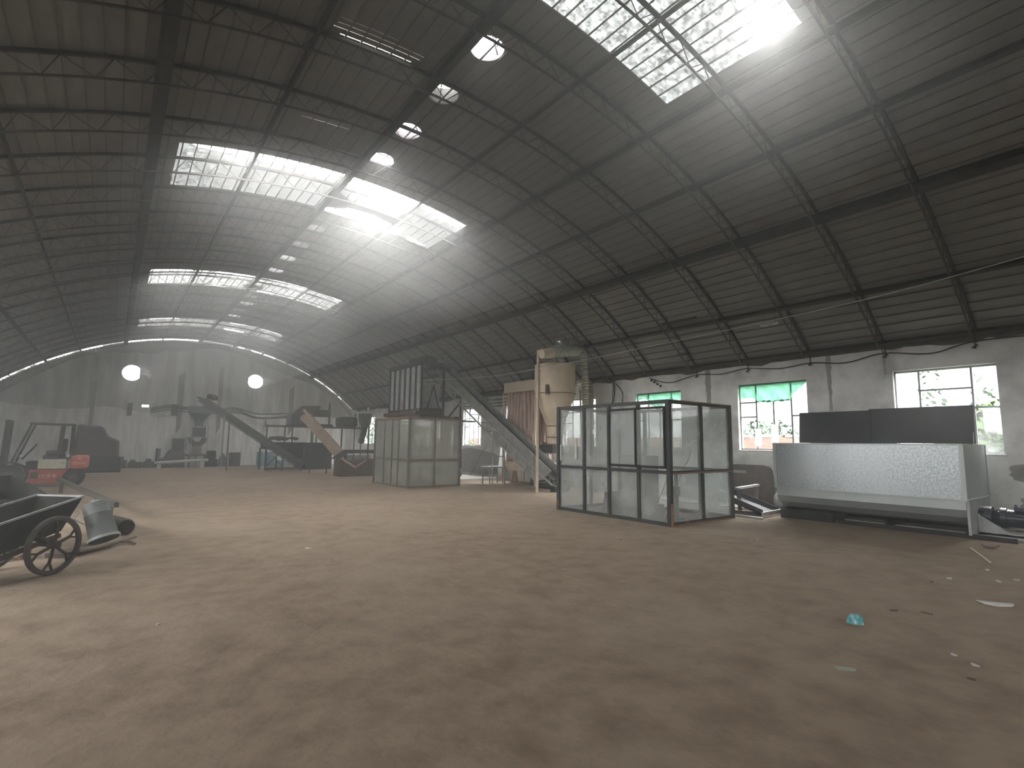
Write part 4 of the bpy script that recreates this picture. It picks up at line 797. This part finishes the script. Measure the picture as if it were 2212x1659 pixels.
o = W(HC, q.build('tray', M_['cart'], HC)); s_ = o.modifiers.new('thickness', 'SOLIDIFY'); s_.thickness = .006
q = MB(); 
for i in range(4): q.bar(rim[i], rim[(i + 1) % 4], .022, .022)
W(HC, q.build('rim_rod', M_['galv3'], HC))
q = MB(); q.bar(K(.3, .06, -Dc - .04), K(Lc + .7, .06, -Dc - .04), .04, .05); q.bar(K(.3, Wc - .06, -Dc - .04), K(Lc + .7, Wc - .06, -Dc - .04), .04, .05); q.bar(K(Lc + .7, .06, -Dc - .04), K(Lc + .7, Wc - .06, -Dc - .04), .04, .04)
q.bar(K(.5, .06, -Dc), Vector((-.40, 8.42, .34)), .04, .04); q.bar(K(.5, .3, -Dc), Vector((-.40, 8.42, .34)), .03, .03); q.bar(K(Lc - .2, .1, -Dc), Vector((-1.35, 7.75, .02)), .04, .04)
W(HC, q.build('chassis', M_['cart_red'], HC))
def wheel(root, c, n, r, spokes=6):
    n = n.normalized(); rot = n.to_track_quat('Z', 'Y').to_matrix().to_4x4(); T0 = Matrix.Translation(c) @ rot
    q = MB(); q.lathe([(r - .052, -.022), (r - .012, -.026), (r, -.012), (r, .012), (r - .012, .026), (r - .052, .022), (r - .052, -.022)], 48, T0)
    wh = W(root, q.build('wheel', M_['tyre'], root, smooth=True)); q = MB(); q.tube(c - n * .06, c + n * .06, .04, 14)
    for k in range(spokes):
        t = 2 * PI * k / spokes + .35; d = T0.to_3x3() @ Vector((math.cos(t), math.sin(t), 0)); e = T0.to_3x3() @ Vector((-math.sin(t), math.cos(t), 0))
        q.bar(c, c + d * r * .6, .03, .018, up=n); q.bar(c + d * r * .58, c + d * (r - .06) + e * .05, .022, .016, up=n); q.bar(c + d * r * .58, c + d * (r - .06) - e * .05, .022, .016, up=n)
    sp = W(root, q.build('spokes', M_['cart_red'], root)); sp.parent = wh; return wh
wc = Vector((-.455, 8.37, .34)); wheel(HC, wc, Nn, .34); wheel(HC, wc - Nn * .86, Nn, .34)
q = MB(); q.tube(wc, wc - Nn * .86, .02, 8); W(HC, q.build('axle', M_['cart'], HC))
# a second cart edge with rubble basket behind
SCt = thing('scrap_cart', 'second dark cart with a bent rim behind the hand cart, holding brick rubble', 'cart', (-1.45, 10.9, 0))
q = MB(); 
ring = [(-1.75, 11.1, .98), (-1.25, 11.6, .98), (-.98, 11.3, .84), (-.66, 10.3, .72), (-.95, 10.0, .70), (-1.7, 10.4, .80)]
for i in range(len(ring)): q.bar(ring[i], ring[(i + 1) % len(ring)], .04, .06)
W(SCt, q.build('rim', M_['cart'], SCt))
q = MB(); tp = [q.bm.verts.new(v) for v in ring]; bt_ = [q.bm.verts.new((x * .85 - .2, (y - 10.8) * .7 + 10.8, .42)) for x, y, z in ring]; q.bm.faces.new(bt_)
for i in range(6): q.bm.faces.new((tp[i], tp[(i + 1) % 6], bt_[(i + 1) % 6], bt_[i]))
for x, y in ((-1.6, 11), (-1.1, 11.2), (-1.1, 10.3), (-1.6, 10.4)): q.bar((x, y, .42), (x, y, 0), .05, .05)
W(SCt, q.build('tray', M_['cart'], SCt))
rb = thing('brick_rubble', 'pinkish brick rubble heaped beside the hand cart at the left edge', 'rubble', (-.98, 9.75, 0), kind='stuff'); q = MB()
for k in range(60): q.box((-1.12 + random.uniform(-.12, .3), 9.74 + random.uniform(-.12, .12), .05 + random.random() * .62), (.13, .09, .07), M=Matrix.Rotation(random.random() * 3, 4, Vector((random.random(), random.random(), 1)).normalized()))
W(rb, q.build('bricks', M_['rubble'], rb))
DR = thing('metal_drum', 'grey blue metal drum leaning over beside the hand cart wheel', 'drum', (-.02, 10.1, 0)); ax_ = Vector((.18, -.25, -.62)).normalized(); c0 = Vector((-.13, 10.32, .62)); c1 = c0 + ax_ * .56
def dk(p0, p1, prof, n=28):
    d = (p1 - p0); rot = d.to_track_quat('Z', 'Y').to_matrix().to_4x4(); rot.translation = p0; L = d.length; q = MB(); q.lathe([(r, z * L) for r, z in prof], n, rot); return q
W(DR, dk(c0, c1, [(0, 0), (.15, 0), (.17, .03), (.17, .3), (.177, .33), (.17, .36), (.185, .95), (.195, 1.0), (0, .98)]).build('body', M_['drum'], DR, smooth=True))
W(DR, dk(c0 + ax_ * .54, c0 + ax_ * .58, [(.19, 0), (.205, 0), (.205, 1), (.19, 1), (.19, 0)]).build('rim', M_['galv3'], DR))
q = MB(); q.path([c0 + Vector((-.18, -.2, -.1)), c0 + Vector((-.22, -.3, -.18)), c0 + Vector((-.1, -.34, -.26))], .012, 6); q.tube(c0 - ax_ * .0, c0 - ax_ * .05, .05, 12); W(DR, q.build('handle', M_['galv3'], DR))
q = dk(Vector((-.05, 12.3, .14)), Vector((.30, 11.05, .14)), [(0, 0), (.13, 0), (.135, .1), (.135, .98), (.115, 1.0), (.10, .96), (0, .96)], 24)
tag(q.build('large_pipe', M_['log'], smooth=True), 'dark olive large pipe lying behind the leaning drum', 'pipe')
q = MB(); q.path([(-.22, 9.50, .07), (.1, 9.95, .05), (.42, 10.5, .05)], [.03, .027, .018], 8); q.path([(.2, 10.15, .05), (.36, 10.1, .03), (.40, 10.0, .02)], [.02, .02, .016], 6)
tag(q.build('wooden_pole', M_['wood'], smooth=True), 'rough wooden pole with a fork lying in front of the leaning drum', 'pole')
q = MB(); q.box((-.25, 9.75, .03), (.7, .35, .05), rz=.9); tag(q.build('floor_plank', M_['brown']), 'dark plank lying under the leaning drum', 'plank')
RL = thing('low_rail', 'long low dark rail on short legs running back beside the forklift', 'rail', (-.5, 16.5, 0)); q = MB(); q.bar((-1.22, 21.4, .36), (.16, 13.0, .32), .09, .10); W(RL, q.build('beam', M_['log'], RL))
for x, y in ((-1.1, 20.6), (-.12, 14.7), (-.02, 14.0), (.08, 13.5)): q = MB(); q.bar((x, y, 0), (x, y, .32), .07, .09); W(RL, q.build('leg', M_['log'], RL))
# forklift, side on, nose to the left
FK = thing('forklift', 'red forklift with cream hood and dark overhead guard, parked by the left edge', 'forklift', (-.6, 23.3, 0))
def fx(f, y=0, z=0): return Vector((-.6 - f, 23.3 + y, z))
def fb(nm, f0, f1, z0, z1, m, y0=0, y1=1.15, bv=.03): q = MB(); q.bb(fx(f0, y0, z0), fx(f1, y1, z1)); return W(FK, q.build(nm, m, FK, bevel=bv))
fb('counterweight', 0, .50, .58, 1.03, M_['fred2'], bv=.09)
q = MB(); q.prism([(-.6 - .5, .58), (-.6 - 1.5, .58), (-.6 - 1.5, .12), (-.6 - .78, .12)], 1, 23.32, 24.43); W(FK, q.build('body', M_['fred'], FK, bevel=.02))
fb('hood', .58, 1.30, .60, .92, M_['cream'], bv=.02); fb('engine_cover', .35, 1.2, .9, 1.05, M_['black'], .1, 1.05)
fb('side_step', 1.25, 1.45, .30, .50, M_['brown'], -.02, .1, .01)
fb('footwell', 1.35, 1.6, .5, .85, M_['black'], .05, 1.1, .02)
q = MB(); q.box(fx(.9, .55, 1.12), (.5, .5, .14)); q.box(fx(.68, .55, 1.38), (.12, .5, .45)); W(FK, q.build('seat', M_['black'], FK, bevel=.04))
q = MB(); q.bar(fx(1.75, .55, .9), fx(1.5, .55, 1.28), .05, .05)
for k in range(16): t0, t1 = 2 * PI * k / 16, 2 * PI * (k + 1) / 16; q.bar(fx(1.48 - .08 * math.sin(t0), .55 + .18 * math.cos(t0), 1.3 + .13 * math.sin(t0)), fx(1.48 - .08 * math.sin(t1), .55 + .18 * math.cos(t1), 1.3 + .13 * math.sin(t1)), .025, .025)
W(FK, q.build('steering_wheel', M_['black'], FK))
for y in (.04, 1.1):
    q = MB(); q.bar(fx(.50, y, .95), fx(.50, y, 2.08), .10, .07); q.bar(fx(.82, y, .95), fx(.78, y, 2.08), .11, .06); q.bar(fx(1.95, y, .8), fx(1.55, y, 2.08), .07, .06)
    q.bar(fx(.45, y, 2.08), fx(1.6, y, 2.10), .06, .06); W(FK, q.build('guard_post', M_['black'], FK))
q = MB()
for k in range(7): q.bar(fx(.5 + k * .18, .04, 2.1), fx(.5 + k * .18, 1.1, 2.1), .04, .03)
W(FK, q.build('guard_bars', M_['black'], FK))
def fwheel(f, r, y, wd=.22):
    c = fx(f, y, r); q = MB(); q.lathe([(0, -wd / 2), (r * .5, -wd / 2), (r * .55, -wd / 2 - .01), (r * .95, -wd / 2), (r, -wd / 3), (r, wd / 3), (r * .95, wd / 2), (0, wd / 2)], 32, Matrix.Translation(c) @ Matrix.Rotation(PI / 2, 4, 'X'))
    o = W(FK, q.build('wheel', M_['black'], FK, smooth=True)); q = MB(); q.tube(c + Vector((0, -wd / 2 - .015, 0)), c + Vector((0, -wd / 2, 0)), r * .45, 18); h = W(FK, q.build('hub', M_['tyre'], FK)); h.parent = o
for y in (.08, 1.07): fwheel(.36, .29, y); fwheel(1.95, .37, y, .26)
q = MB(); q.lathe([(.42, -.2), (.45, -.2), (.45, .1), (.42, .1), (.42, -.2)], 20, Matrix.Translation(fx(1.95, .12, .37)) @ Matrix.Rotation(PI / 2, 4, 'X'), arc=PI); W(FK, q.build('fender', M_['black'], FK))
q = MB()
for y in (.25, .9): q.bar(fx(2.2, y, .05), fx(2.15, y, 2.2), .12, .12)
for z in (.4, 1.2, 2.15): q.bar(fx(2.2, .25, z), fx(2.2, .9, z), .06, .08)
W(FK, q.build('mast', M_['black'], FK))
for y in (.35, .8): q = MB(); q.bb(fx(2.28, y - .06, .04), fx(3.3, y + .06, .08)); W(FK, q.build('fork', M_['black'], FK))
for f, z in ((.56, 1.03), (1.72, 1.02)): q = MB(); q.sphere(fx(f, -.03, z), .055, 2, (1, .5, 1)); W(FK, q.build('side_light', M_['white_metal'], FK, smooth=True))
def text(name, s_, loc, size, m, parent, rot=(PI / 2, 0, 0), sx=1.0):
    c = bpy.data.curves.new(name, 'FONT'); c.body = s_; c.size = size; c.align_x = 'CENTER'; c.align_y = 'CENTER'; c.extrude = .002; c.materials.append(m)
    o = bpy.data.objects.new('tmp', c); C.objects.link(o); me = bpy.data.meshes.new_from_object(o); bpy.data.objects.remove(o)
    o = bpy.data.objects.new(name, me); C.objects.link(o); o.parent = parent; o.location = loc; o.rotation_euler = rot; o.scale = (sx, 1, 1); return o
def rel(p): return inv(FK) @ Vector(p)
text('lettering', '合力叉车', rel((-1.66, 23.305, .36)), .135, M_['letter'], FK); text('lettering', '3吨', rel((-.84, 23.29, .93)), .09, M_['letter'], FK); text('lettering', 'CPCD30', rel((-.85, 23.29, .78)), .10, M_['letter'], FK)
text('lettering', 'HELI', rel((-1.28, 23.29, .80)), .07, M_['steel_thin'], FK)
# dark stack behind forklift
ST2 = thing('covered_stack', 'tall dark covered stack behind the forklift', 'stack', (-.6, 33.4, 0)); q = MB(); q.prism([(-1.5, 0), (.35, 0), (.3, 1.55), (-.15, 1.75), (-.4, 2.25), (-1.4, 2.35)], 1, 32.9, 34.2)
o = W(ST2, q.build('cover', M_['brown'], ST2, bevel=.12))
q = MB(); q.prism([(-1.5, 0), (.45, 0), (.4, .75), (-1.5, .85)], 1, 32.3, 32.88); W(ST2, q.build('lower_pile', M_['cart'], ST2, bevel=.06))
# ------------------------------------------------------------------ machines along the far wall
M_['dkm'] = mat('dark_olive_machine', (.05, .05, .045), (.085, .083, .075), scale=3, rough=.8)
M_['teal_grey'] = mat('grey_green_hopper_paint', (.075, .10, .10), (.06, .08, .08), scale=3, rough=.7)
M_['tan'] = mat('tan_dusty_chute', (.42, .32, .24), (.30, .23, .175), scale=2, rough=.95)
M_['blue'] = mat('faded_blue_plastic', (.16, .30, .36), (.12, .24, .3), scale=3, rough=.6)
PM = thing('pellet_mill', 'pellet mill with a grey green funnel on top, at the far wall', 'machine', (4.1, 37.2, 0))
q = MB()
def fr(x0, x1, z, y0, y1): return [q.bm.verts.new(v) for v in ((x0, y0, z), (x1, y0, z), (x1, y1, z), (x0, y1, z))]
lv = [fr(3.55, 4.75, 3.66, 36.7, 37.7), fr(3.6, 4.72, 3.25, 36.7, 37.7), fr(3.95, 4.38, 2.75, 37.0, 37.4), fr(3.97, 4.36, 2.42, 37.0, 37.4)]
for A0, B0 in zip(lv, lv[1:]):
    for i in range(4): q.bm.faces.new((A0[i], A0[(i + 1) % 4], B0[(i + 1) % 4], B0[i]))
q.bm.faces.new(lv[-1]); W(PM, q.build('funnel', M_['teal_grey'], PM))
q = MB(); q.bb((3.85, 36.8, 1.82), (4.52, 37.5, 2.38)); W(PM, q.build('feeder_box', M_['dkm'], PM, bevel=.02))
q = MB(); 
for x in (3.78, 4.6): q.bar((x, 36.75, .6), (x, 36.75, 2.42), .05, .05)
for z in (2.42, 1.78): q.bar((3.75, 36.75, z), (4.63, 36.75, z), .05, .05)
W(PM, q.build('frame', M_['galv3'], PM))
q = MB(); q.lathe([(.28, -.3), (.52, -.3), (.52, .3), (.28, .3), (.28, -.3)], 24, Matrix.Translation((4.12, 37.1, 1.78)) @ Matrix.Rotation(PI / 2, 4, 'X') @ Matrix.Rotation(0 , 4, 'Z'), arc=-PI); W(PM, q.build('die_housing', M_['dkm'], PM))
q = MB(); q.bb((3.6, 36.7, .66), (4.7, 37.6, .76)); 
for x in (3.75, 4.1, 4.55): q.bar((x, 36.8, 0), (x, 36.8, .7), .07, .07)
W(PM, q.build('base', M_['dkm'], PM))
q = MB(); q.tube((4.65, 37.1, .68), (5.15, 37.1, .68), .3, 18); q.bb((4.6, 36.9, 0), (5.3, 37.4, .45)); W(PM, q.build('motor', M_['cart'], PM, bevel=.02))
q = MB(); q.bb((3.55, 36.9, 1.0), (3.7, 37.4, 1.8)); q.bb((3.9, 37.2, .76), (4.4, 37.5, 1.3)); W(PM, q.build('pale_guard', M_['concrete'], PM))
GB = thing('gear_unit', 'dark gear unit with a box on top, left of the pellet mill', 'machine', (3.1, 37.1, 0))
q = MB(); q.bb((2.85, 36.9, .95), (3.45, 37.5, 1.7)); W(GB, q.build('control_box', M_['dkm'], GB, bevel=.02)); q = MB(); q.prism([(2.1, 0), (3.55, 0), (3.5, .9), (3.3, 1.05), (2.75, 1.0), (2.5, .55), (2.1, .5)], 1, 36.8, 37.7); W(GB, q.build('gearbox', M_['dkm'], GB, bevel=.04))
q = MB(); q.tube((2.2, 37.1, .5), (2.2, 37.1, 1.1), .12, 12); W(GB, q.build('filter_can', M_['dkm'], GB))
q = MB(); q.path([(2.0, 35.9, .30), (4.6, 35.6, .46)], .085, 12); q.bb((2.1, 35.7, 0), (2.3, 36.0, .22)); q.bb((4.2, 35.5, 0), (4.4, 35.8, .36)); tag(q.build('white_pipe', M_['white_metal'], smooth=True), 'long pale pipe lying on blocks in front of the pellet mill', 'pipe')
for k, (x0, x1, h, lb) in enumerate(((.25, .75, .62, 'small dark stand farthest left along the far wall'), (.8, 1.5, .45, 'low dark heap between the small stand and the gear unit'), (1.55, 2.05, .5, 'dark crate just left of the gear unit'))):
    q = MB(); q.bb((x0, 36.9, 0), (x1, 37.6, h * .7)); q.bb((x0 + .1, 37, h * .7), (x0 + .35, 37.4, h)); tag(q.build('scrap_crate', M_['dkm'], bevel=.03), lb, 'crate')
q = MB(); q.bb((6.0, 37.2, 0), (6.6, 37.8, .85)); tag(q.build('dark_box', M_['dkm'], bevel=.02), 'dark square box at the far wall right of the conveyor post', 'box')
q = MB(); q.path([(5.62, 37.4, 0), (5.62, 37.4, .5), (5.62, 37.5, .8)], [.25, .22, .05], 10); tag(q.build('sack_pile', M_['dkm'], smooth=True), 'dark upright sack at the foot of the conveyor post', 'sack')
for k, (x, lb) in enumerate(((7.75, 'left'), (8.33, 'right'))):
    q = MB(); q.lathe([(0, 0), (.26, 0), (.27, .05), (.27, .3), (.28, .33), (.27, .36), (.27, .85), (.25, .9), (0, .9)], 24, Matrix.Translation((x, 37.0, 0))); tag(q.build('blue_barrel', M_['blue'], smooth=True), lb + ' one of two faded blue barrels at the far wall under the conveyor', 'barrel', 'blue barrels at the far wall')
q = MB(); q.box((9.1, 36.9, .18), (.9, .5, .36)); tag(q.build('blue_tub', M_['blue'], bevel=.04), 'low faded blue tub beside the two barrels', 'tub')
for k, (z, sg) in enumerate(((3.72, .2), (3.6, .28), (3.45, .22))):
    cable('cable_bundle', ('upper', 'middle', 'lower')[k] + ' black cable sagging along the far wall behind the conveyor', [(1.7, 38.33, z - .25), (2.6, 38.1 - k * .12, z), (3.6, 38.1 - k * .12, z - .1), (5.3, 38.1 - k * .12, z - .12), (6.3, 38.1 - k * .12, z), (7.6, 38.1 - k * .12, z - sg * 1.6), (9.5, 38.1 - k * .12, z - sg), (11.5, 38.33, z)], .045, M_['dkm'])
q = MB(); q.bb((.55, 38.2, 3.0), (.8, 38.38, 3.75)); tag(q.build('switch_box', M_['dkm'], bevel=.02), 'small dark box on the far wall under the left round opening', 'box')
q = MB(); q.bb((2.75, 38.18, 3.1), (3.1, 38.38, 3.8)); tag(q.build('switch_box', M_['dkm'], bevel=.02), 'small dark box on the far wall left of the grey green funnel', 'box')
# far left conveyor
FC = thing('inclined_conveyor', 'far dark inclined conveyor climbing to the left in front of the end wall', 'conveyor', (6, 31, 0)); h0, h1 = Vector((3.75, 33.0, 3.85)), Vector((8.3, 29.3, .25)); d_ = (h1 - h0).normalized(); sd = Vector((d_.y, -d_.x, 0)).normalized()
for s_ in (-.24, .24): q = MB(); q.bar(h0 + sd * s_, h1 + sd * s_, .05, .26); W(FC, q.build('side_plate', M_['dkm'], FC))
q = MB(); q.bar(h0 + d_ * .9, h1, .46, .04); q.bar(h0 - d_ * .2, h0 + d_ * .25, .46, .04); W(FC, q.build('belt', M_['cart'], FC))
q = MB(); q.bar(h0 + d_ * .3 + sd * .26 - Vector((0, 0, .2)), h1 + sd * .26 - Vector((0, 0, .2)), .04, .04); 
for k in range(9): p_ = h0 + (h1 - h0) * (.08 + k * .1) + sd * .26; q.bar(p_, p_ - Vector((0, 0, .2)), .03, .03)
W(FC, q.build('lower_rail', M_['steel_thin'], FC))
q = MB(); q.tube(h0 + sd * .4 + Vector((.5, -.3, .12)), h0 + sd * -.1 + Vector((.5, -.3, .12)), .14, 12); q.box(h0 + Vector((.55, -.3, .05)), (.3, .3, .2)); W(FC, q.build('head_motor', M_['cart'], FC))
pp = h0 + (h1 - h0) * .25
for s_ in (-.26, .26):
    q = MB(); q.bar((pp + sd * s_).to_tuple()[:2] + (0,), pp + sd * s_, .07, .07); W(FC, q.build('support_leg', M_['rail' if s_ > 0 else 'dkm'], FC))
# dark feed bin with raised frame
FB = thing('feed_bin', 'black sheet feed bin with a raised pipe frame, mid distance left of the farther booth', 'bin', (8.5, 31.6, 0)); y0, y1 = 31.3, 32.8
q = MB(); q.bb((8.85, y0, 0), (10.45, y1, 1.55)); W(FB, q.build('bin_body', M_['blacksheet'], FB, bevel=.03)); q = MB(); q.bb((6.8, y0, 1.15), (8.85, y1, 1.55)); q.prism([(7.3, 1.15), (8.85, 1.15), (8.85, .6)], 1, y0 + .1, y1 - .1); W(FB, q.build('trough', M_['cart'], FB, bevel=.02))
q = MB()
for x in (6.8, 7.7, 8.8):
    for y in (y0, y1): q.bar((x, y, 0), (x, y, 1.2), .09, .09)
q.bar((6.8, y0, .12), (8.8, y0, .12), .06, .06); q.bar((6.85, y0, .2), (7.35, y0, .75), .05, .05); q.bar((7.7, y0, .2), (7.2, y0, .75), .05, .05); W(FB, q.build('stand', M_['dkm'], FB))
q = MB()
for x in (6.8, 7.75, 8.15, 9.3, 9.5, 11.0): q.bar((x, y0 + .1, 1.5), (x, y0 + .1, 2.52), .06 if x != 9.5 else .12, .06)
q.bar((6.7, y0 + .1, 2.45), (12.2, y0 + .1, 2.45), .07, .11); q.bar((6.7, y0 + .1, 2.45), (6.7, y0 + .1, 2.75), .04, .04); W(FB, q.build('raised_frame', M_['dkm'], FB))
q = MB()
for k in range(12): q.sphere((7.2 + random.random() * 1.3, y0 + .6 + random.random() * .4, 1.74 + random.random() * .06), .16, 1, (1.4, 1, .7), .03)
tag(q.build('sacks', M_['dkm']), 'dark lumps of feed lying on the left part of the black bin', 'feed', kind='stuff')
UM = thing('elevated_mixer', 'dark dusty machine on the raised frame above the black bin', 'machine', (9.2, 32.2, 2.5)); q = MB(); q.bb((8.1, 31.6, 2.51), (9.4, 32.8, 3.2)); q.prism([(8.2, 3.2), (9.5, 3.2), (9.9, 3.75), (8.7, 3.7)], 1, 31.8, 32.6); W(UM, q.build('housing', M_['dkm'], UM, bevel=.1))
q = MB(); q.tube((8.8, 31.5, 2.95), (8.8, 31.62, 2.95), .22, 18); W(UM, q.build('pulley', M_['concrete'], UM)); q = MB(); q.bb((9.6, 31.7, 3.1), (10.4, 32.5, 3.5)); q.bar((10.4, 32, 2.52), (10.4, 32, 3.95), .12, .12); q.bb((9.4, 31.8, 2.51), (10.6, 32.6, 2.65)); W(UM, q.build('drive', M_['dkm'], UM, bevel=.05))
q = MB(); q.bb((11.05, 31.7, 2.51), (12.15, 33, 3.15)); tag(q.build('dark_duct_box', M_['dkm'], bevel=.2), 'big dark box on the raised frame beside the far corner window', 'box')
q = MB(); q.bar((11.0, 31.4, 0), (11.0, 31.4, 2.38), .08, .08) ; q.bar((12.2, 31.4, 0), (12.2, 31.4, 2.38), .06, .06); W(FB, q.build('end_post', M_['dkm'], FB))
# tan chute
TC = thing('tan_chute', 'tan dusty chute sloping down to the brown bin', 'chute', (9, 27, 0)); t0, t1 = Vector((7.75, 27.6, 2.9)), Vector((9.7, 26.3, .42)); dch = (t1 - t0).normalized(); sdc = Vector((dch.y, -dch.x, 0)).normalized()
q = MB(); q.bar(t0, t1, .5, .44, up=sdc.cross(dch)); W(TC, q.build('trough', M_['tan'], TC)); q = MB(); q.bar(t0 + sdc * .33 + Vector((0, 0, .3)), t1 + sdc * .33 + Vector((0, 0, .3)), .03, .14); W(TC, q.build('side_lip', M_['tan'], TC))
q = MB(); q.bar((8.75, 27.0, 0), (8.75, 27.0, 1.5), .06, .06); q.bar((8.1, 27.6, 0), (8.1, 27.6, 2.3), .05, .05); W(TC, q.build('support_leg', M_['dkm'], TC)); q = MB(); q.bar((8.75, 26.6, 1.35), (9.15, 26.4, 1.3), .2, .2); W(TC, q.build('side_spout', M_['tan'], TC))
# brown bin, bench and small hopper
BN = thing('brown_bin', 'low rusty brown bin left of the farther glass booth', 'bin', (9.3, 24.6, 0)); q = MB(); q.prism([(8.5, 0), (10.2, 0), (10.25, .8), (9.6, .78), (9.2, .68), (8.5, .85)], 1, 24.2, 25.2); W(BN, q.build('body', M_['brown'], BN, bevel=.03)); q = MB(); q.bar((8.5, 24.2, .85), (9.2, 24.2, .42), .04, .10); q.bar((9.2, 24.2, .42), (9.7, 24.2, .75), .04, .06); W(BN, q.build('lip', M_['tan'], BN))
BE = thing('olive_bench', 'olive steel bench behind the brown bin', 'bench', (9.7, 25.8, 0)); q = MB(); q.bb((9.1, 25.4, 1.05), (10.9, 25.75, 1.22)); W(BE, q.build('bench_top', M_['dkm'], BE)); q = MB(); q.prism([(8.5, .78), (8.9, .80), (9.3, 1.05), (9.1, 1.2)], 1, 25.45, 25.7); W(BE, q.build('slanted_arm', M_['dkm'], BE))
for x in (9.2, 10.8): q = MB(); q.bar((x, 25.6, 0), (x, 25.6, 1.1), .09, .09); W(BE, q.build('leg', M_['dkm'], BE))
q = MB(); q.bb((9.3, 25.62, .3), (10.5, 25.66, .95)); W(BE, q.build('back_sheet', M_['galv3'], BE))
SH = thing('small_hopper', 'small dark hopper with a pale pipe on top, above the brown bin', 'hopper', (9.85, 24.9, 0)); q = MB(); q.lathe([(0, 3.0), (.33, 3.0), (.30, 2.6), (.14, 2.3), (0, 2.3)], 24, Matrix.Translation((9.85, 24.9, 0))); W(SH, q.build('body', M_['dkm'], SH, smooth=True)); q = MB(); q.bb((9.48, 24.55, 3.0), (10.25, 25.25, 3.05)); W(SH, q.build('top_plate', M_['galv3'], SH)); q = MB(); q.tube((10.0, 24.9, 3.05), (10.0, 24.9, 3.32), .06, 12); W(SH, q.build('pipe', M_['white_metal'], SH))
q = MB(); q.bar((10.22, 25.3, 0), (10.22, 25.3, 3.02), .06, .06); q.bar((9.5, 25.32, .0), (9.5, 25.32, 3.02), .04, .04); W(SH, q.build('support_post', M_['dkm'], SH)); q = MB(); q.tube((9.85, 24.9, 2.33), (9.85, 25.3, 1.6), .15, 14); W(SH, q.build('outlet_pipe', M_['dkm'], SH))
# ------------------------------------------------------------------ a part that came out as separate pieces becomes one object per piece
def pieces(o, tol=.012):
    me = o.data; n = len(me.vertices); par = list(range(n))
    def fnd(i):
        while par[i] != i: par[i] = par[par[i]]; i = par[i]
        return i
    for e in me.edges:
        a_, b_ = fnd(e.vertices[0]), fnd(e.vertices[1])
        if a_ != b_: par[a_] = b_
    isl = {}
    for i in range(n): isl.setdefault(fnd(i), []).append(i)
    if len(isl) < 2 or len(isl) > 60: return
    keys = list(isl); bx = []
    for k in keys:
        cs = [me.vertices[i].co for i in isl[k]]; bx.append(([min(c[j] for c in cs) for j in range(3)], [max(c[j] for c in cs) for j in range(3)]))
    g = list(range(len(keys)))
    def fg(i):
        while g[i] != i: i = g[i]
        return i
    for i in range(len(keys)):
        for j in range(i):
            if all(bx[i][0][k] <= bx[j][1][k] + tol and bx[j][0][k] <= bx[i][1][k] + tol for k in range(3)): g[fg(i)] = fg(j)
    cl = {}
    for i, k in enumerate(keys): cl.setdefault(fg(i), set()).update(isl[k])
    if len(cl) < 2: return
    for vs_ in list(cl.values()):
        bm = bmesh.new(); bm.from_mesh(me); bm.verts.ensure_lookup_table()
        bmesh.ops.delete(bm, geom=[v for v in bm.verts if v.index not in vs_], context='VERTS')
        m2 = me.copy(); bm.to_mesh(m2); bm.free(); c = o.copy(); c.data = m2; C.objects.link(c)
    bpy.data.objects.remove(o)
KEEP = ('web_rod', 'foliage', 'bricks', 'batten_grid', 'stem', 'coping', 'bare_cement_patch', 'soot_band', 'damp_streak', 'insulator', 'chord', 'lettering', 'strut', 'guard_bars', 'spokes')
for o in list(C.objects):
    if o.type == 'MESH' and o.parent is not None and not o.children and not o.name.startswith(KEEP) and o.data.users == 1: pieces(o)
# ------------------------------------------------------------------ dust haze filling the hall
HZ = bpy.data.materials.new('dust_haze'); HZ.use_nodes = True; n = HZ.node_tree.nodes; l = HZ.node_tree.links; n.clear()
o_ = n.new('ShaderNodeOutputMaterial'); v_ = n.new('ShaderNodeVolumeScatter'); v_.inputs['Color'].default_value = (.96, .975, .95, 1); v_.inputs['Density'].default_value = 0.012; v_.inputs['Anisotropy'].default_value = 0.6
l.new(v_.outputs[0], o_.inputs['Volume'])
m = MB(); prof = [(XL + .01, -.1)] + [(XR - .01, -.1), (XR - .01, 3.92)] + [(CX + (RR - .07) * math.sin(math.radians(a)), CZ + (RR - .07) * math.cos(math.radians(a))) for a in range(42, -43, -1)] + [(XL + .01, 3.92)]
m.prism(prof, 1, YB + .01, YF - .01)
tag(m.build('dust_haze', HZ), 'thin grey dust haze hanging in the hall', 'haze', kind='stuff')

# denser haze added under the skylights, standing in for lens glare
HU = HZ.copy(); HU.name = 'skylight_haze'; [x for x in HU.node_tree.nodes if x.type == 'VOLUME_SCATTER'][0].inputs['Density'].default_value = 0.036
top = [(CX + (RR - .09) * math.sin(math.radians(a)), CZ + (RR - .09) * math.cos(math.radians(a))) for a in range(26, -25, -1)]
x1, x0 = top[0][0], top[-1][0]; z1, z0 = top[0][1], top[-1][1]; bot = []
for i in range(1, 30):
    u = i / 30; bot.append((x0 + (x1 - x0) * u, z0 + (z1 - z0) * u - 1.9 * math.sin(PI * u)))
m = MB(); m.prism(top + bot, 1, YB + .4, YF - .4)
tag(m.build('skylight_haze', HU), 'denser pale haze added under the roof skylights in place of lens glare', 'haze', kind='stuff')
